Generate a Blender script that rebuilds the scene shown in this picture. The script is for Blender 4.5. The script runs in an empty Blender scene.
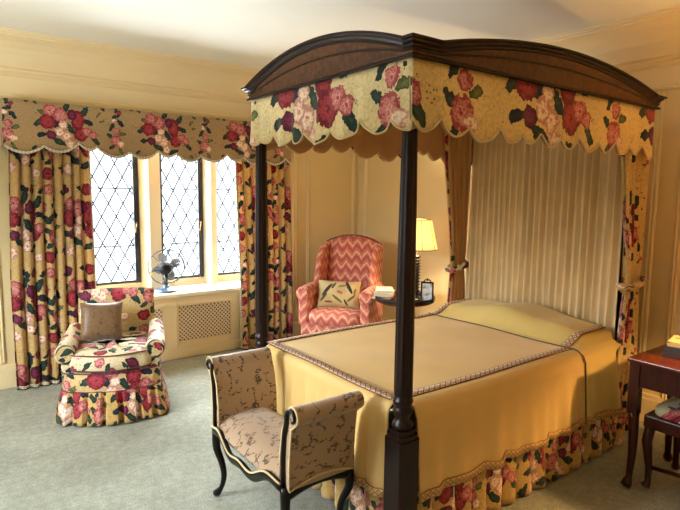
import bpy, bmesh, math, random
from math import sin, cos, pi, radians, sqrt, exp, floor, atan2
from mathutils import Vector, Matrix
random.seed(7)
SC = bpy.context.scene
COL = SC.collection

# ------------------------------------------------------------------ colours and nodes
def lin(c):
    return tuple((x / 255 / 12.92 if x / 255 <= .04045 else ((x / 255 + .055) / 1.055) ** 2.4) for x in c[:3]) + (1.0,)

class NT:
    """small helper for writing node trees"""
    def __init__(s, tree): s.t = tree; s.n = tree.nodes; s.l = tree.links
    def new(s, typ, **kw):
        nd = s.n.new(typ)
        for k, v in kw.items(): setattr(nd, k, v)
        return nd
    def put(s, sock, v):
        if hasattr(v, 'is_linked') or hasattr(v, 'links'): s.l.new(v, sock)
        elif v is not None: sock.default_value = v
    def math(s, op, a, b=None, c=None, clamp=False):
        nd = s.new('ShaderNodeMath', operation=op, use_clamp=clamp)
        s.put(nd.inputs[0], a)
        if b is not None: s.put(nd.inputs[1], b)
        if c is not None: s.put(nd.inputs[2], c)
        return nd.outputs[0]
    def vmath(s, op, a, b=None, c=None):
        nd = s.new('ShaderNodeVectorMath', operation=op)
        s.put(nd.inputs[0], a)
        if b is not None: s.put(nd.inputs[1], b)
        if c is not None: s.put(nd.inputs[2], c)
        return nd.outputs['Value'] if op in ('LENGTH', 'DISTANCE', 'DOT_PRODUCT') else nd.outputs[0]
    def ramp(s, fac, stops, interp='LINEAR'):
        nd = s.new('ShaderNodeValToRGB'); cr = nd.color_ramp; cr.interpolation = interp
        while len(cr.elements) < len(stops): cr.elements.new(.5)
        for e, (p, c) in zip(cr.elements, stops):
            e.position = p; e.color = c if len(c) == 4 else tuple(c) + (1,)
        s.l.new(fac, nd.inputs[0]); return nd
    def mix(s, fac, a, b, mode='MIX'):
        nd = s.new('ShaderNodeMix', data_type='RGBA', blend_type=mode)
        s.put(nd.inputs[0], fac); s.put(nd.inputs[6], a); s.put(nd.inputs[7], b)
        return nd.outputs[2]
    def noise(s, vec, scale, detail=2, rough=.5, w=None):
        nd = s.new('ShaderNodeTexNoise'); nd.inputs['Scale'].default_value = scale
        nd.inputs['Detail'].default_value = detail; nd.inputs['Roughness'].default_value = rough
        if vec is not None: s.l.new(vec, nd.inputs['Vector'])
        return nd
    def voro(s, vec, scale, feature='F1', rand=1.0):
        nd = s.new('ShaderNodeTexVoronoi', feature=feature); nd.inputs['Scale'].default_value = scale
        nd.inputs['Randomness'].default_value = rand
        if vec is not None: s.l.new(vec, nd.inputs['Vector'])
        return nd

def newmat(name):
    m = bpy.data.materials.new(name); m.use_nodes = True
    t = NT(m.node_tree); t.n.clear()
    out = t.new('ShaderNodeOutputMaterial'); b = t.new('ShaderNodeBsdfPrincipled')
    t.l.new(b.outputs[0], out.inputs[0])
    t.b = b; t.out = out
    return m, t

def bump(t, h, strength=.3, dist=.002):
    nd = t.new('ShaderNodeBump'); nd.inputs['Strength'].default_value = strength; nd.inputs['Distance'].default_value = dist
    t.l.new(h, nd.inputs['Height']); t.l.new(nd.outputs[0], t.b.inputs['Normal'])

def plain(name, col, rough=.6, metal=0, var=.06, scale=6, bmp=0, bscale=200, spec=.5, sheen=0, coat=0):
    m, t = newmat(name)
    tc = t.new('ShaderNodeTexCoord').outputs['Object']
    n = t.noise(tc, scale, 3)
    c = lin(col)
    lo = tuple(x * (1 - var) for x in c[:3]) + (1,); hi = tuple(min(1, x * (1 + var)) for x in c[:3]) + (1,)
    r = t.ramp(n.outputs[0], [(.3, lo), (.7, hi)])
    t.l.new(r.outputs[0], t.b.inputs['Base Color'])
    t.b.inputs['Roughness'].default_value = rough; t.b.inputs['Metallic'].default_value = metal
    t.b.inputs['Specular IOR Level'].default_value = spec
    t.b.inputs['Sheen Weight'].default_value = sheen
    t.b.inputs['Coat Weight'].default_value = coat
    if bmp:
        bn = t.noise(tc, bscale, 2); bump(t, bn.outputs[0], bmp, .003)
    return m

def wood(name, a, b, rough=.25, axis='Z', coat=.4, fig=1.0):
    m, t = newmat(name)
    tc = t.new('ShaderNodeTexCoord').outputs['Object']
    mp = t.new('ShaderNodeMapping'); t.l.new(tc, mp.inputs[0])
    s = {'Z': (9, 9, 1.2), 'X': (1.2, 9, 9), 'Y': (9, 1.2, 9), 'B': (8, 8, 8)}[axis]
    mp.inputs['Scale'].default_value = s
    n = t.noise(mp.outputs[0], 3.0 * fig, 5, .65)
    n2 = t.noise(mp.outputs[0], 14 * fig, 4, .7)
    f = t.math('MULTIPLY_ADD', n2.outputs[0], .45, t.math('MULTIPLY', n.outputs[0], .6))
    r = t.ramp(f, [(.38, lin(a)), (.66, lin(b))])
    t.l.new(r.outputs[0], t.b.inputs['Base Color'])
    t.b.inputs['Roughness'].default_value = rough; t.b.inputs['Coat Weight'].default_value = coat
    t.b.inputs['Coat Roughness'].default_value = .12; t.b.inputs['Specular IOR Level'].default_value = .28
    bump(t, n2.outputs[0], .08, .002)
    return m

# --- the printed rose fabric: one node group, a repeat of explicit flowers and leaves
TW, TH = .94, .62
CR = [(0, (96, 14, 30)), (.22, (150, 34, 52)), (.36, (178, 74, 80)), (.5, (138, 32, 44)), (.68, (164, 52, 60)), (.86, (112, 14, 34))]
PK = [(0, (150, 40, 60)), (.25, (196, 104, 104)), (.42, (226, 172, 158)), (.55, (176, 78, 84)), (.72, (208, 134, 124)), (.9, (158, 62, 70))]
WH = [(0, (196, 110, 90)), (.25, (236, 196, 160)), (.45, (248, 232, 212)), (.7, (238, 204, 180)), (.92, (196, 138, 120))]
PU = [(0, (84, 24, 56)), (.3, (130, 46, 84)), (.6, (108, 24, 60)), (.9, (74, 16, 44))]
LG = [(0, (58, 84, 60)), (.3, (34, 58, 46)), (.85, (24, 44, 40))]
LB = [(0, (40, 52, 62)), (.4, (28, 36, 50)), (.85, (22, 32, 38))]
LO = [(0, (120, 122, 70)), (.5, (92, 98, 52)), (.9, (66, 74, 42))]
MOT = [  # x, y, rx, ry, rot, colours ; metres in the repeat
 (.075, .33, .050, .022, 40, LG), (.11, .42, .042, .020, -30, LO), (.10, .22, .046, .020, 10, LB), (.31, .49, .05, .022, 70, LG),
 (.47, .46, .046, .024, 60, LG), (.50, .36, .045, .022, -20, LB), (.24, .16, .055, .024, -25, LG), (.40, .12, .05, .022, 20, LG),
 (.56, .19, .05, .022, -50, LG), (.22, .33, .045, .024, 80, LB), (.34, .29, .05, .022, -60, LG),
 (.145, .34, .060, .062, 0, CR), (.17, .45, .054, .050, 0, PK), (.255, .41, .052, .062, 0, PK),
 (.30, .22, .044, .048, 0, WH), (.245, .25, .040, .040, 0, WH), (.33, .14, .036, .036, 0, WH), (.275, .32, .034, .034, 0, WH),
 (.405, .37, .052, .085, 0, CR), (.43, .24, .055, .060, 0, CR), (.355, .42, .036, .048, 0, PU), (.49, .27, .042, .040, 0, PK),
 (.54, .24, .034, .032, 0, PK), (.17, .22, .042, .034, 0, PU),
 (.72, .34, .040, .017, 60, LG), (.80, .38, .040, .018, -50, LB), (.76, .44, .036, .016, 20, LG), (.70, .24, .036, .017, -40, LG), (.82, .27, .034, .016, 20, LO),
 (.72, .14, .038, .016, 30, LG), (.80, .10, .034, .015, -60, LO), (.76, .50, .032, .014, 80, LG),
 (.755, .20, .046, .052, 0, PK), (.80, .17, .030, .028, 0, WH), (.765, .30, .030, .032, 0, PK), (.74, .40, .022, .022, 0, WH), (.79, .48, .020, .020, 0, CR),
 (.60, .44, .03, .010, 50, LO), (.635, .50, .026, .010, -30, LG), (.63, .38, .022, .010, 20, LO), (.92, .52, .024, .010, 10, LG),
 (.04, .52, .028, .011, -40, LG), (.03, .10, .026, .011, 40, LG), (.09, .07, .018, .016, 0, PK), (.60, .08, .026, .011, -20, LO), (.645, .10, .016, .016, 0, PK),
]
MOT2 = [m_ for m_ in MOT if m_[0] < .57] + [(m_[0] - .085,) + m_[1:] for m_ in MOT if .67 < m_[0] < .85] + [
 (.40, .555, .042, .040, 0, CR), (.62, .555, .036, .036, 0, PK), (.62, .05, .045, .042, 0, CR), (.15, .09, .045, .042, 0, WH), (.09, .555, .044, .040, 0, PU), (.47, .05, .034, .03, 0, WH), (.06, .10, .05, .02, 60, LG),
 (.52, .55, .045, .018, 30, LG), (.30, .56, .045, .018, -20, LB), (.70, .07, .04, .018, -60, LG), (.56, .42, .04, .036, 0, PK), (.60, .33, .04, .02, -40, LG)]
def chintz_group(MOT, TW, TH, sprig_cut=.60):
    g = bpy.data.node_groups.new('RosePrint', 'ShaderNodeTree')
    g.interface.new_socket('Vector', in_out='INPUT', socket_type='NodeSocketVector')
    g.interface.new_socket('Base', in_out='INPUT', socket_type='NodeSocketColor')
    g.interface.new_socket('Color', in_out='OUTPUT', socket_type='NodeSocketColor')
    t = NT(g)
    gi = t.new('NodeGroupInput'); go = t.new('NodeGroupOutput')
    v = gi.outputs[0]
    wob = t.noise(v, 34, 3, .6); d = t.vmath('SUBTRACT', wob.outputs['Color'], (.5, .5, .5))
    v2 = t.vmath('MULTIPLY_ADD', d, (.046, .046, 0), v)
    wr = t.new('ShaderNodeVectorMath', operation='WRAP')
    t.l.new(v2, wr.inputs[0]); wr.inputs[1].default_value = (TW, TH, 1); wr.inputs[2].default_value = (0, 0, -1)
    w = wr.outputs[0]
    pet = t.voro(v, 62); petd = t.math('MULTIPLY', t.math('SUBTRACT', pet.outputs['Distance'], .42), .72)
    # trailing sprigs
    nl = t.noise(v, 11, 1); vine = t.math('LESS_THAN', t.math('ABSOLUTE', t.math('SUBTRACT', nl.outputs[0], .5)), .007)
    sp = t.voro(v, 58); msk = t.math('GREATER_THAN', t.noise(v, 7, 1).outputs[0], .60)
    dots = t.math('MULTIPLY', t.math('LESS_THAN', sp.outputs['Distance'], .24), msk)
    dcol = t.ramp(t.new('ShaderNodeSeparateColor').outputs[0], [(0, lin((70, 70, 44))), (.5, lin((140, 60, 60))), (.75, lin((60, 64, 56)))], 'CONSTANT')
    sepn = dcol.inputs[0].links[0].from_node; t.l.new(sp.outputs['Color'], sepn.inputs[0])
    cur = t.mix(t.math('MULTIPLY', vine, .22), gi.outputs[1], lin((96, 84, 52)))
    cur = t.mix(t.math('MULTIPLY', dots, .85), cur, dcol.outputs[0])
    for (x, y, rx, ry, rot, st) in MOT:
        mp = t.new('ShaderNodeMapping', vector_type='TEXTURE')
        t.l.new(w, mp.inputs[0])
        mp.inputs['Location'].default_value = (x, y, 0); mp.inputs['Rotation'].default_value = (0, 0, radians(rot))
        mp.inputs['Scale'].default_value = (rx * 1.12, ry * 1.12, 1)
        sx = t.vmath('MULTIPLY', mp.outputs[0], (1, 1, 0))
        ln = t.vmath('LENGTH', sx)
        leaf = st in (LG, LB, LO)
        dd = ln if leaf else t.math('ADD', ln, petd)
        stops = [(p, lin(c)) for p, c in st] + [(.985, lin(st[-1][1])[:3] + (1,)), (1.0, lin(st[-1][1])[:3] + (0,))]
        r = t.ramp(dd, stops)
        a = t.math('LESS_THAN', ln, 1.0)
        cur = t.mix(a, cur, r.outputs[0])
    mot = t.ramp(t.noise(v, 70, 3, .7).outputs[0], [(.3, (.62, .62, .60, 1)), (.55, (1, 1, 1, 1))])
    cur = t.mix(.8, cur, mot.outputs[0], 'MULTIPLY')
    t.l.new(cur, go.inputs[0])
    return g
RG = chintz_group(MOT, TW, TH)
RG2 = chintz_group(MOT2, .76, TH)
def chintz(name, base, off=(0, 0), scale=1.0, rough=.75, dull=0, thr=False, dbl=False):
    m, t = newmat(name)
    uv = t.new('ShaderNodeUVMap').outputs[0]
    mp = t.new('ShaderNodeMapping'); t.l.new(uv, mp.inputs[0])
    mp.inputs['Location'].default_value = (off[0], off[1], 0); mp.inputs['Scale'].default_value = (scale, scale, 1)
    g = t.new('ShaderNodeGroup'); g.node_tree = RG2 if dbl else RG
    t.l.new(mp.outputs[0], g.inputs[0])
    n = t.noise(uv, 3, 2)
    bc = lin(base); b2 = tuple(x * .86 for x in bc[:3]) + (1,)
    base_c = t.ramp(n.outputs[0], [(.35, b2), (.65, bc)]).outputs[0]
    t.l.new(base_c, g.inputs[1])
    t.l.new(g.outputs[0], t.b.inputs['Base Color'])
    t.b.inputs['Roughness'].default_value = rough; t.b.inputs['Specular IOR Level'].default_value = .25
    t.b.inputs['Sheen Weight'].default_value = .15
    bump(t, t.noise(uv, 500, 1).outputs[0], .1, .001)
    if thr:
        add_translucent(t, g.outputs[0], .22)
    return m
def add_translucent(t, colsock, fac):
    tr = t.new('ShaderNodeBsdfTranslucent'); t.put(tr.inputs[0], colsock)
    mx = t.new('ShaderNodeMixShader'); mx.inputs[0].default_value = fac
    t.l.new(t.b.outputs[0], mx.inputs[1]); t.l.new(tr.outputs[0], mx.inputs[2]); t.l.new(mx.outputs[0], t.out.inputs[0])

def cloth(name, col, rough=.8, var=.07, sheen=.2, trans=0, weave=.15, spec=.3):
    m, t = newmat(name)
    uv = t.new('ShaderNodeUVMap').outputs[0]
    n = t.noise(uv, 5, 3); c = lin(col)
    r = t.ramp(n.outputs[0], [(.3, tuple(x * (1 - var) for x in c[:3]) + (1,)), (.7, tuple(min(1, x * (1 + var)) for x in c[:3]) + (1,))])
    t.l.new(r.outputs[0], t.b.inputs['Base Color'])
    t.b.inputs['Roughness'].default_value = rough; t.b.inputs['Sheen Weight'].default_value = sheen
    t.b.inputs['Specular IOR Level'].default_value = spec
    bump(t, t.noise(uv, 420, 1).outputs[0], weave, .001)
    if trans: add_translucent(t, r.outputs[0], trans)
    return m

def braid_mat(name, a, b, pitch=.028, width=.045):
    """woven braid: a row of diamonds between two cords, v runs across the band from 0 to width"""
    m, t = newmat(name)
    uv = t.new('ShaderNodeUVMap').outputs[0]
    sp = t.new('ShaderNodeSeparateXYZ'); t.l.new(uv, sp.inputs[0])
    u = t.math('PINGPONG', sp.outputs[0], pitch / 2)
    un = t.math('DIVIDE', u, pitch / 2)
    vn = t.math('ABSOLUTE', t.math('SUBTRACT', t.math('DIVIDE', sp.outputs[1], width), .5))
    vn = t.math('MULTIPLY', vn, 2)
    dia = t.math('ADD', un, t.math('MULTIPLY', vn, 1.3))
    a1 = t.math('LESS_THAN', t.math('ABSOLUTE', t.math('SUBTRACT', dia, .85)), .22)
    a2 = t.math('GREATER_THAN', vn, .86)
    a3 = t.math('LESS_THAN', dia, .25)
    f = t.math('MAXIMUM', t.math('MAXIMUM', a1, a2), a3)
    c = t.mix(f, lin(a), lin(b))
    t.l.new(c, t.b.inputs['Base Color']); t.b.inputs['Roughness'].default_value = .8
    bump(t, f, .5, .002)
    return m

M = {}
M['wall'] = plain('wall_paint', (222, 199, 148), .55, var=.02, scale=1.5)
M['trim'] = plain('trim_paint', (228, 208, 162), .42, var=.02, scale=2)
M['trimw'] = plain('sill_paint', (236, 222, 190), .38, var=.02, scale=2)
M['ceil'] = plain('ceiling_paint', (232, 229, 212), .8, var=.015, scale=1.5)
M['mahog'] = wood('mahogany', (26, 9, 5), (66, 26, 14), .3, coat=.05)
M['mahogX'] = wood('mahogany_long', (40, 14, 8), (112, 46, 26), .2, 'X')
M['mahogY'] = wood('mahogany_cross', (44, 15, 7), (112, 44, 20), .25, 'Y', .25)
M['burl'] = wood('burl_veneer', (44, 24, 10), (104, 64, 32), .55, 'B', .0, 1.6)
M['dark'] = wood('ebonised_wood', (8, 5, 4), (18, 11, 8), .34, coat=.0)
M['postw'] = wood('dark_post_wood', (14, 6, 3), (38, 17, 9), .36, coat=.0)
M['black'] = plain('black_enamel', (22, 24, 30), .25, .0, coat=.5)
M['iron'] = plain('iron_frame', (46, 48, 54), .5, .3)
M['lead'] = plain('lead_came', (40, 44, 56), .7, 0)
M['blade'] = plain('grey_fan_blade', (120, 128, 140), .5)
M['brass'] = plain('aged_brass', (150, 116, 60), .32, 1.0)
M['silver'] = plain('silver_metal', (190, 190, 190), .25, 1.0)
M['roses'] = chintz('rose_chintz', (218, 188, 134), (0, 0))
M['roses_c'] = chintz('rose_chintz_curtain', (216, 180, 118), (.1, .2), thr=True, dbl=True)
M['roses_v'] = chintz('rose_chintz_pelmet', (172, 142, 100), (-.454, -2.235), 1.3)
M['roses_t'] = chintz('rose_chintz_tester', (232, 202, 134), (-.40, -1.248), .8)
M['roses_f'] = chintz('rose_chintz_tester_foot', (232, 212, 158), (-.136, -1.248), .8)
M['roses_s'] = chintz('rose_chintz_skirt', (206, 168, 100), (.0, .08), 1.25, dbl=True)
M['roses_a'] = chintz('rose_chintz_chair', (206, 176, 120), (.05, .0), 1.15, dbl=True)
M['roses_n'] = chintz('rose_chintz_bed_curtain', (228, 196, 130), (.2, .1), 1.1, thr=True)
M['roses_b'] = chintz('rose_chintz_chair_seat', (228, 208, 166), (.33, .3), 1.2, dbl=True)
M['pipe'] = cloth('piping_cord', (214, 190, 140))
M['pipe_red'] = cloth('red_piping', (92, 40, 40))
M['pipe_brown'] = cloth('brown_piping', (88, 62, 34))
M['tan'] = cloth('tan_lining', (188, 148, 104), .85, trans=.12)
M['pleat'] = cloth('pleated_sateen', (232, 210, 168), .7, sheen=.0)
M['spread'] = cloth('bedspread_silk', (212, 176, 106), .55, var=.05, sheen=.12, weave=.25, spec=.4)
M['spread2'] = cloth('pillow_cover_silk', (198, 172, 98), .5, var=.05, sheen=.12, weave=.25, spec=.4)
M['white'] = cloth('white_linen', (232, 226, 210))
M['braid'] = braid_mat('diamond_braid', (206, 172, 134), (88, 48, 36), .034, .05)
M['braid2'] = braid_mat('hem_braid', (202, 166, 104), (142, 96, 52), .026, .04)
M['gimp'] = braid_mat('beaded_gimp', (238, 222, 186), (66, 48, 34), .02, .016)
M['fringe'] = braid_mat('block_fringe', (246, 238, 214), (92, 76, 60), .024, .02)

def flame():
    m, t = newmat('flame_stitch')
    uv = t.new('ShaderNodeUVMap').outputs[0]
    sp = t.new('ShaderNodeSeparateXYZ'); t.l.new(uv, sp.inputs[0])
    z1 = t.math('PINGPONG', sp.outputs[0], .05)
    z2 = t.math('PINGPONG', t.math('ADD', sp.outputs[0], .02), .022)
    h = t.math('MULTIPLY_ADD', z1, -1.25, sp.outputs[1]); h = t.math('MULTIPLY_ADD', z2, .5, h)
    nz = t.noise(uv, 60, 2)
    h = t.math('MULTIPLY_ADD', nz.outputs[0], .012, h)
    f = t.math('FRACT', t.math('DIVIDE', h, .105))
    r = t.ramp(f, [(0, lin((168, 80, 70))), (.16, lin((190, 92, 78))), (.32, lin((212, 136, 110))), (.44, lin((232, 184, 150))), (.52, lin((216, 148, 118))),
                   (.66, lin((190, 102, 88))), (.78, lin((204, 124, 102))), (.9, lin((172, 84, 74)))])
    t.l.new(r.outputs[0], t.b.inputs['Base Color']); t.b.inputs['Roughness'].default_value = .8; t.b.inputs['Sheen Weight'].default_value = .15
    bump(t, t.noise(uv, 400, 1).outputs[0], .2, .001)
    return m
M['flame'] = flame()

def sprig(name, base, dark, sc=1.0, seat=False):
    """tan damask with dark branches and leaf clusters"""
    m, t = newmat(name)
    uv = t.new('ShaderNodeUVMap').outputs[0]
    n1 = t.noise(uv, 13 * sc, 1); line = t.math('ABSOLUTE', t.math('SUBTRACT', n1.outputs[0], .5))
    vine = t.math('LESS_THAN', line, .010)
    near = t.math('LESS_THAN', line, .06)
    gap = t.math('GREATER_THAN', t.noise(uv, 17 * sc, 1).outputs[0], .47)
    mp = t.new('ShaderNodeMapping'); t.l.new(uv, mp.inputs[0]); mp.inputs['Rotation'].default_value = (0, 0, .7); mp.inputs['Scale'].default_value = (1, 1.9, 1)
    vo = t.voro(mp.outputs[0], 56 * sc)
    leaf = t.math('MULTIPLY', t.math('MULTIPLY', t.math('LESS_THAN', vo.outputs['Distance'], .44), near), gap)
    f = t.math('MULTIPLY', t.math('MAXIMUM', t.math('MULTIPLY', vine, gap), leaf), .88)
    sp = t.new('ShaderNodeSeparateColor'); t.l.new(vo.outputs['Color'], sp.inputs[0])
    dc = t.ramp(sp.outputs[0], [(0, lin(dark)), (.55, lin((96, 52, 34))), (.8, lin((64, 58, 40)))], 'CONSTANT')
    b = lin(base)
    bn = t.ramp(t.noise(uv, 4, 2).outputs[0], [(.3, tuple(x * .92 for x in b[:3]) + (1,)), (.7, b)])
    c = t.mix(f, bn.outputs[0], dc.outputs[0])
    t.l.new(c, t.b.inputs['Base Color']); t.b.inputs['Roughness'].default_value = .5; t.b.inputs['Sheen Weight'].default_value = .3
    bump(t, t.noise(uv, 420, 1).outputs[0], .15, .001)
    return m
M['sprig'] = sprig('sprigged_damask', (172, 144, 114), (28, 16, 14))
M['tap'] = sprig('brown_tapestry', (112, 82, 46), (66, 42, 22), 1.7)
M['stoolf'] = chintz('stool_floral', (214, 204, 160), (.2, .1), 2.2)

def paradise():
    m, t = newmat('printed_linen_leaves')
    uv = t.new('ShaderNodeUVMap').outputs[0]
    b = t.noise(uv, 9, 2)
    c = t.ramp(b.outputs[0], [(.35, lin((192, 172, 122))), (.65, lin((176, 152, 104)))]).outputs[0]
    for (x, y, rx, ry, r, col) in [(.10, .16, .016, .075, -38, (50, 34, 26)), (.30, .19, .016, .07, 32, (44, 32, 28)), (.07, .09, .05, .012, 50, (70, 66, 36)), (.20, .08, .06, .012, -35, (96, 88, 44)),
                                   (.33, .09, .05, .011, 40, (92, 74, 40)), (.24, .2, .04, .012, 10, (120, 100, 52)), (.16, .2, .035, .012, 60, (66, 60, 36)), (.12, .05, .04, .01, 0, (104, 76, 44)), (.22, .14, .03, .014, -20, (156, 96, 60)),
                                   (.28, .05, .035, .01, -60, (70, 62, 36)), (.36, .15, .03, .012, 80, (120, 100, 50))]:
        mp = t.new('ShaderNodeMapping', vector_type='TEXTURE'); t.l.new(uv, mp.inputs[0])
        mp.inputs['Location'].default_value = (x, y, 0); mp.inputs['Rotation'].default_value = (0, 0, radians(r)); mp.inputs['Scale'].default_value = (rx, ry, 1)
        l = t.vmath('LENGTH', t.vmath('MULTIPLY', mp.outputs[0], (1, 1, 0)))
        c = t.mix(t.math('LESS_THAN', l, 1.0), c, lin(col))
    t.l.new(c, t.b.inputs['Base Color']); t.b.inputs['Roughness'].default_value = .8
    return m
M['paradise'] = paradise()

def carpet():
    m, t = newmat('sage_carpet')
    tc = t.new('ShaderNodeTexCoord').outputs['Object']
    a = t.noise(tc, 130, 3, .8); b = t.noise(tc, 1.6, 4, .6); c2 = t.noise(tc, 26, 3, .6)
    f = t.math('MULTIPLY_ADD', a.outputs[0], .5, t.math('MULTIPLY_ADD', b.outputs[0], .3, t.math('MULTIPLY', c2.outputs[0], .2)))
    r = t.ramp(f, [(.32, lin((84, 86, 72))), (.5, lin((142, 144, 126))), (.68, lin((192, 194, 178)))])
    t.l.new(r.outputs[0], t.b.inputs['Base Color']); t.b.inputs['Roughness'].default_value = .95
    t.b.inputs['Sheen Weight'].default_value = .2; t.b.inputs['Specular IOR Level'].default_value = .1
    bump(t, a.outputs[0], .6, .006)
    return m
M['carpet'] = carpet()

def glass():
    m, t = newmat('window_glass'); t.n.remove(t.b)
    tr = t.new('ShaderNodeBsdfTransparent'); gl = t.new('ShaderNodeBsdfGlossy'); gl.inputs['Roughness'].default_value = .03
    tr.inputs[0].default_value = (.97, .985, 1, 1)
    mx = t.new('ShaderNodeMixShader'); mx.inputs[0].default_value = .06
    t.l.new(tr.outputs[0], mx.inputs[1]); t.l.new(gl.outputs[0], mx.inputs[2]); t.l.new(mx.outputs[0], t.out.inputs[0])
    return m
M['glass'] = glass()

def shade_mat(col, e):
    m, t = newmat('lamp_shade_silk')
    t.b.inputs['Base Color'].default_value = lin(col); t.b.inputs['Roughness'].default_value = .8
    t.b.inputs['Emission Color'].default_value = lin((255, 232, 176)); t.b.inputs['Emission Strength'].default_value = e
    tcn = t.new('ShaderNodeTexCoord').outputs['Object']; bump(t, t.noise(tcn, 90, 2).outputs[0], .1, .002)
    cc = t.new('ShaderNodeRGB'); cc.outputs[0].default_value = lin((250, 226, 170)); add_translucent(t, cc.outputs[0], .55)
    return m
M['shade'] = shade_mat((250, 238, 196), .5)

def grille():
    m, t = newmat('woven_grille')
    uv = t.new('ShaderNodeUVMap').outputs[0]
    mp = t.new('ShaderNodeMapping'); t.l.new(uv, mp.inputs[0]); mp.inputs['Rotation'].default_value = (0, 0, pi / 4)
    sp = t.new('ShaderNodeSeparateXYZ'); t.l.new(mp.outputs[0], sp.inputs[0])
    a = t.math('GREATER_THAN', t.math('PINGPONG', sp.outputs[0], .013), .0042)
    b = t.math('GREATER_THAN', t.math('PINGPONG', sp.outputs[1], .013), .0042)
    f = t.math('MULTIPLY', a, b)
    c = t.mix(f, lin((232, 216, 182)), lin((128, 100, 82)))
    t.l.new(c, t.b.inputs['Base Color']); t.b.inputs['Roughness'].default_value = .5
    return m
M['grille'] = grille()
def photo_mat():
    m, t = newmat('photo_print')
    tc = t.new('ShaderNodeTexCoord').outputs['Object']; n = t.noise(tc, 22, 3)
    r = t.ramp(n.outputs[0], [(.35, lin((110, 118, 128))), (.5, lin((196, 204, 210))), (.7, lin((232, 236, 238)))])
    t.l.new(r.outputs[0], t.b.inputs['Base Color']); t.b.inputs['Roughness'].default_value = .15
    return m
M['photo'] = photo_mat()
M['page'] = plain('book_pages', (232, 222, 196), .8, bmp=.3, bscale=300)
M['bk_grey'] = plain('grey_book_cover', (72, 66, 62), .45)
M['bk_brown'] = plain('brown_book_cover', (64, 46, 36), .45)
M['bk_cream'] = plain('cream_book_cover', (228, 214, 178), .5)
M['bk_red'] = plain('russet_book_cover', (150, 84, 52), .5)
def jacket():
    m, t = newmat('patterned_book_jacket')
    uv = t.new('ShaderNodeUVMap').outputs[0]; n = t.noise(uv, 40, 3); v = t.voro(uv, 26)
    f = t.math('LESS_THAN', t.math('MULTIPLY', v.outputs['Distance'], n.outputs[0]), .16)
    t.l.new(t.mix(f, lin((230, 206, 140)), lin((92, 64, 30))), t.b.inputs['Base Color']); t.b.inputs['Roughness'].default_value = .4
    return m
M['jacket'] = jacket()

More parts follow.
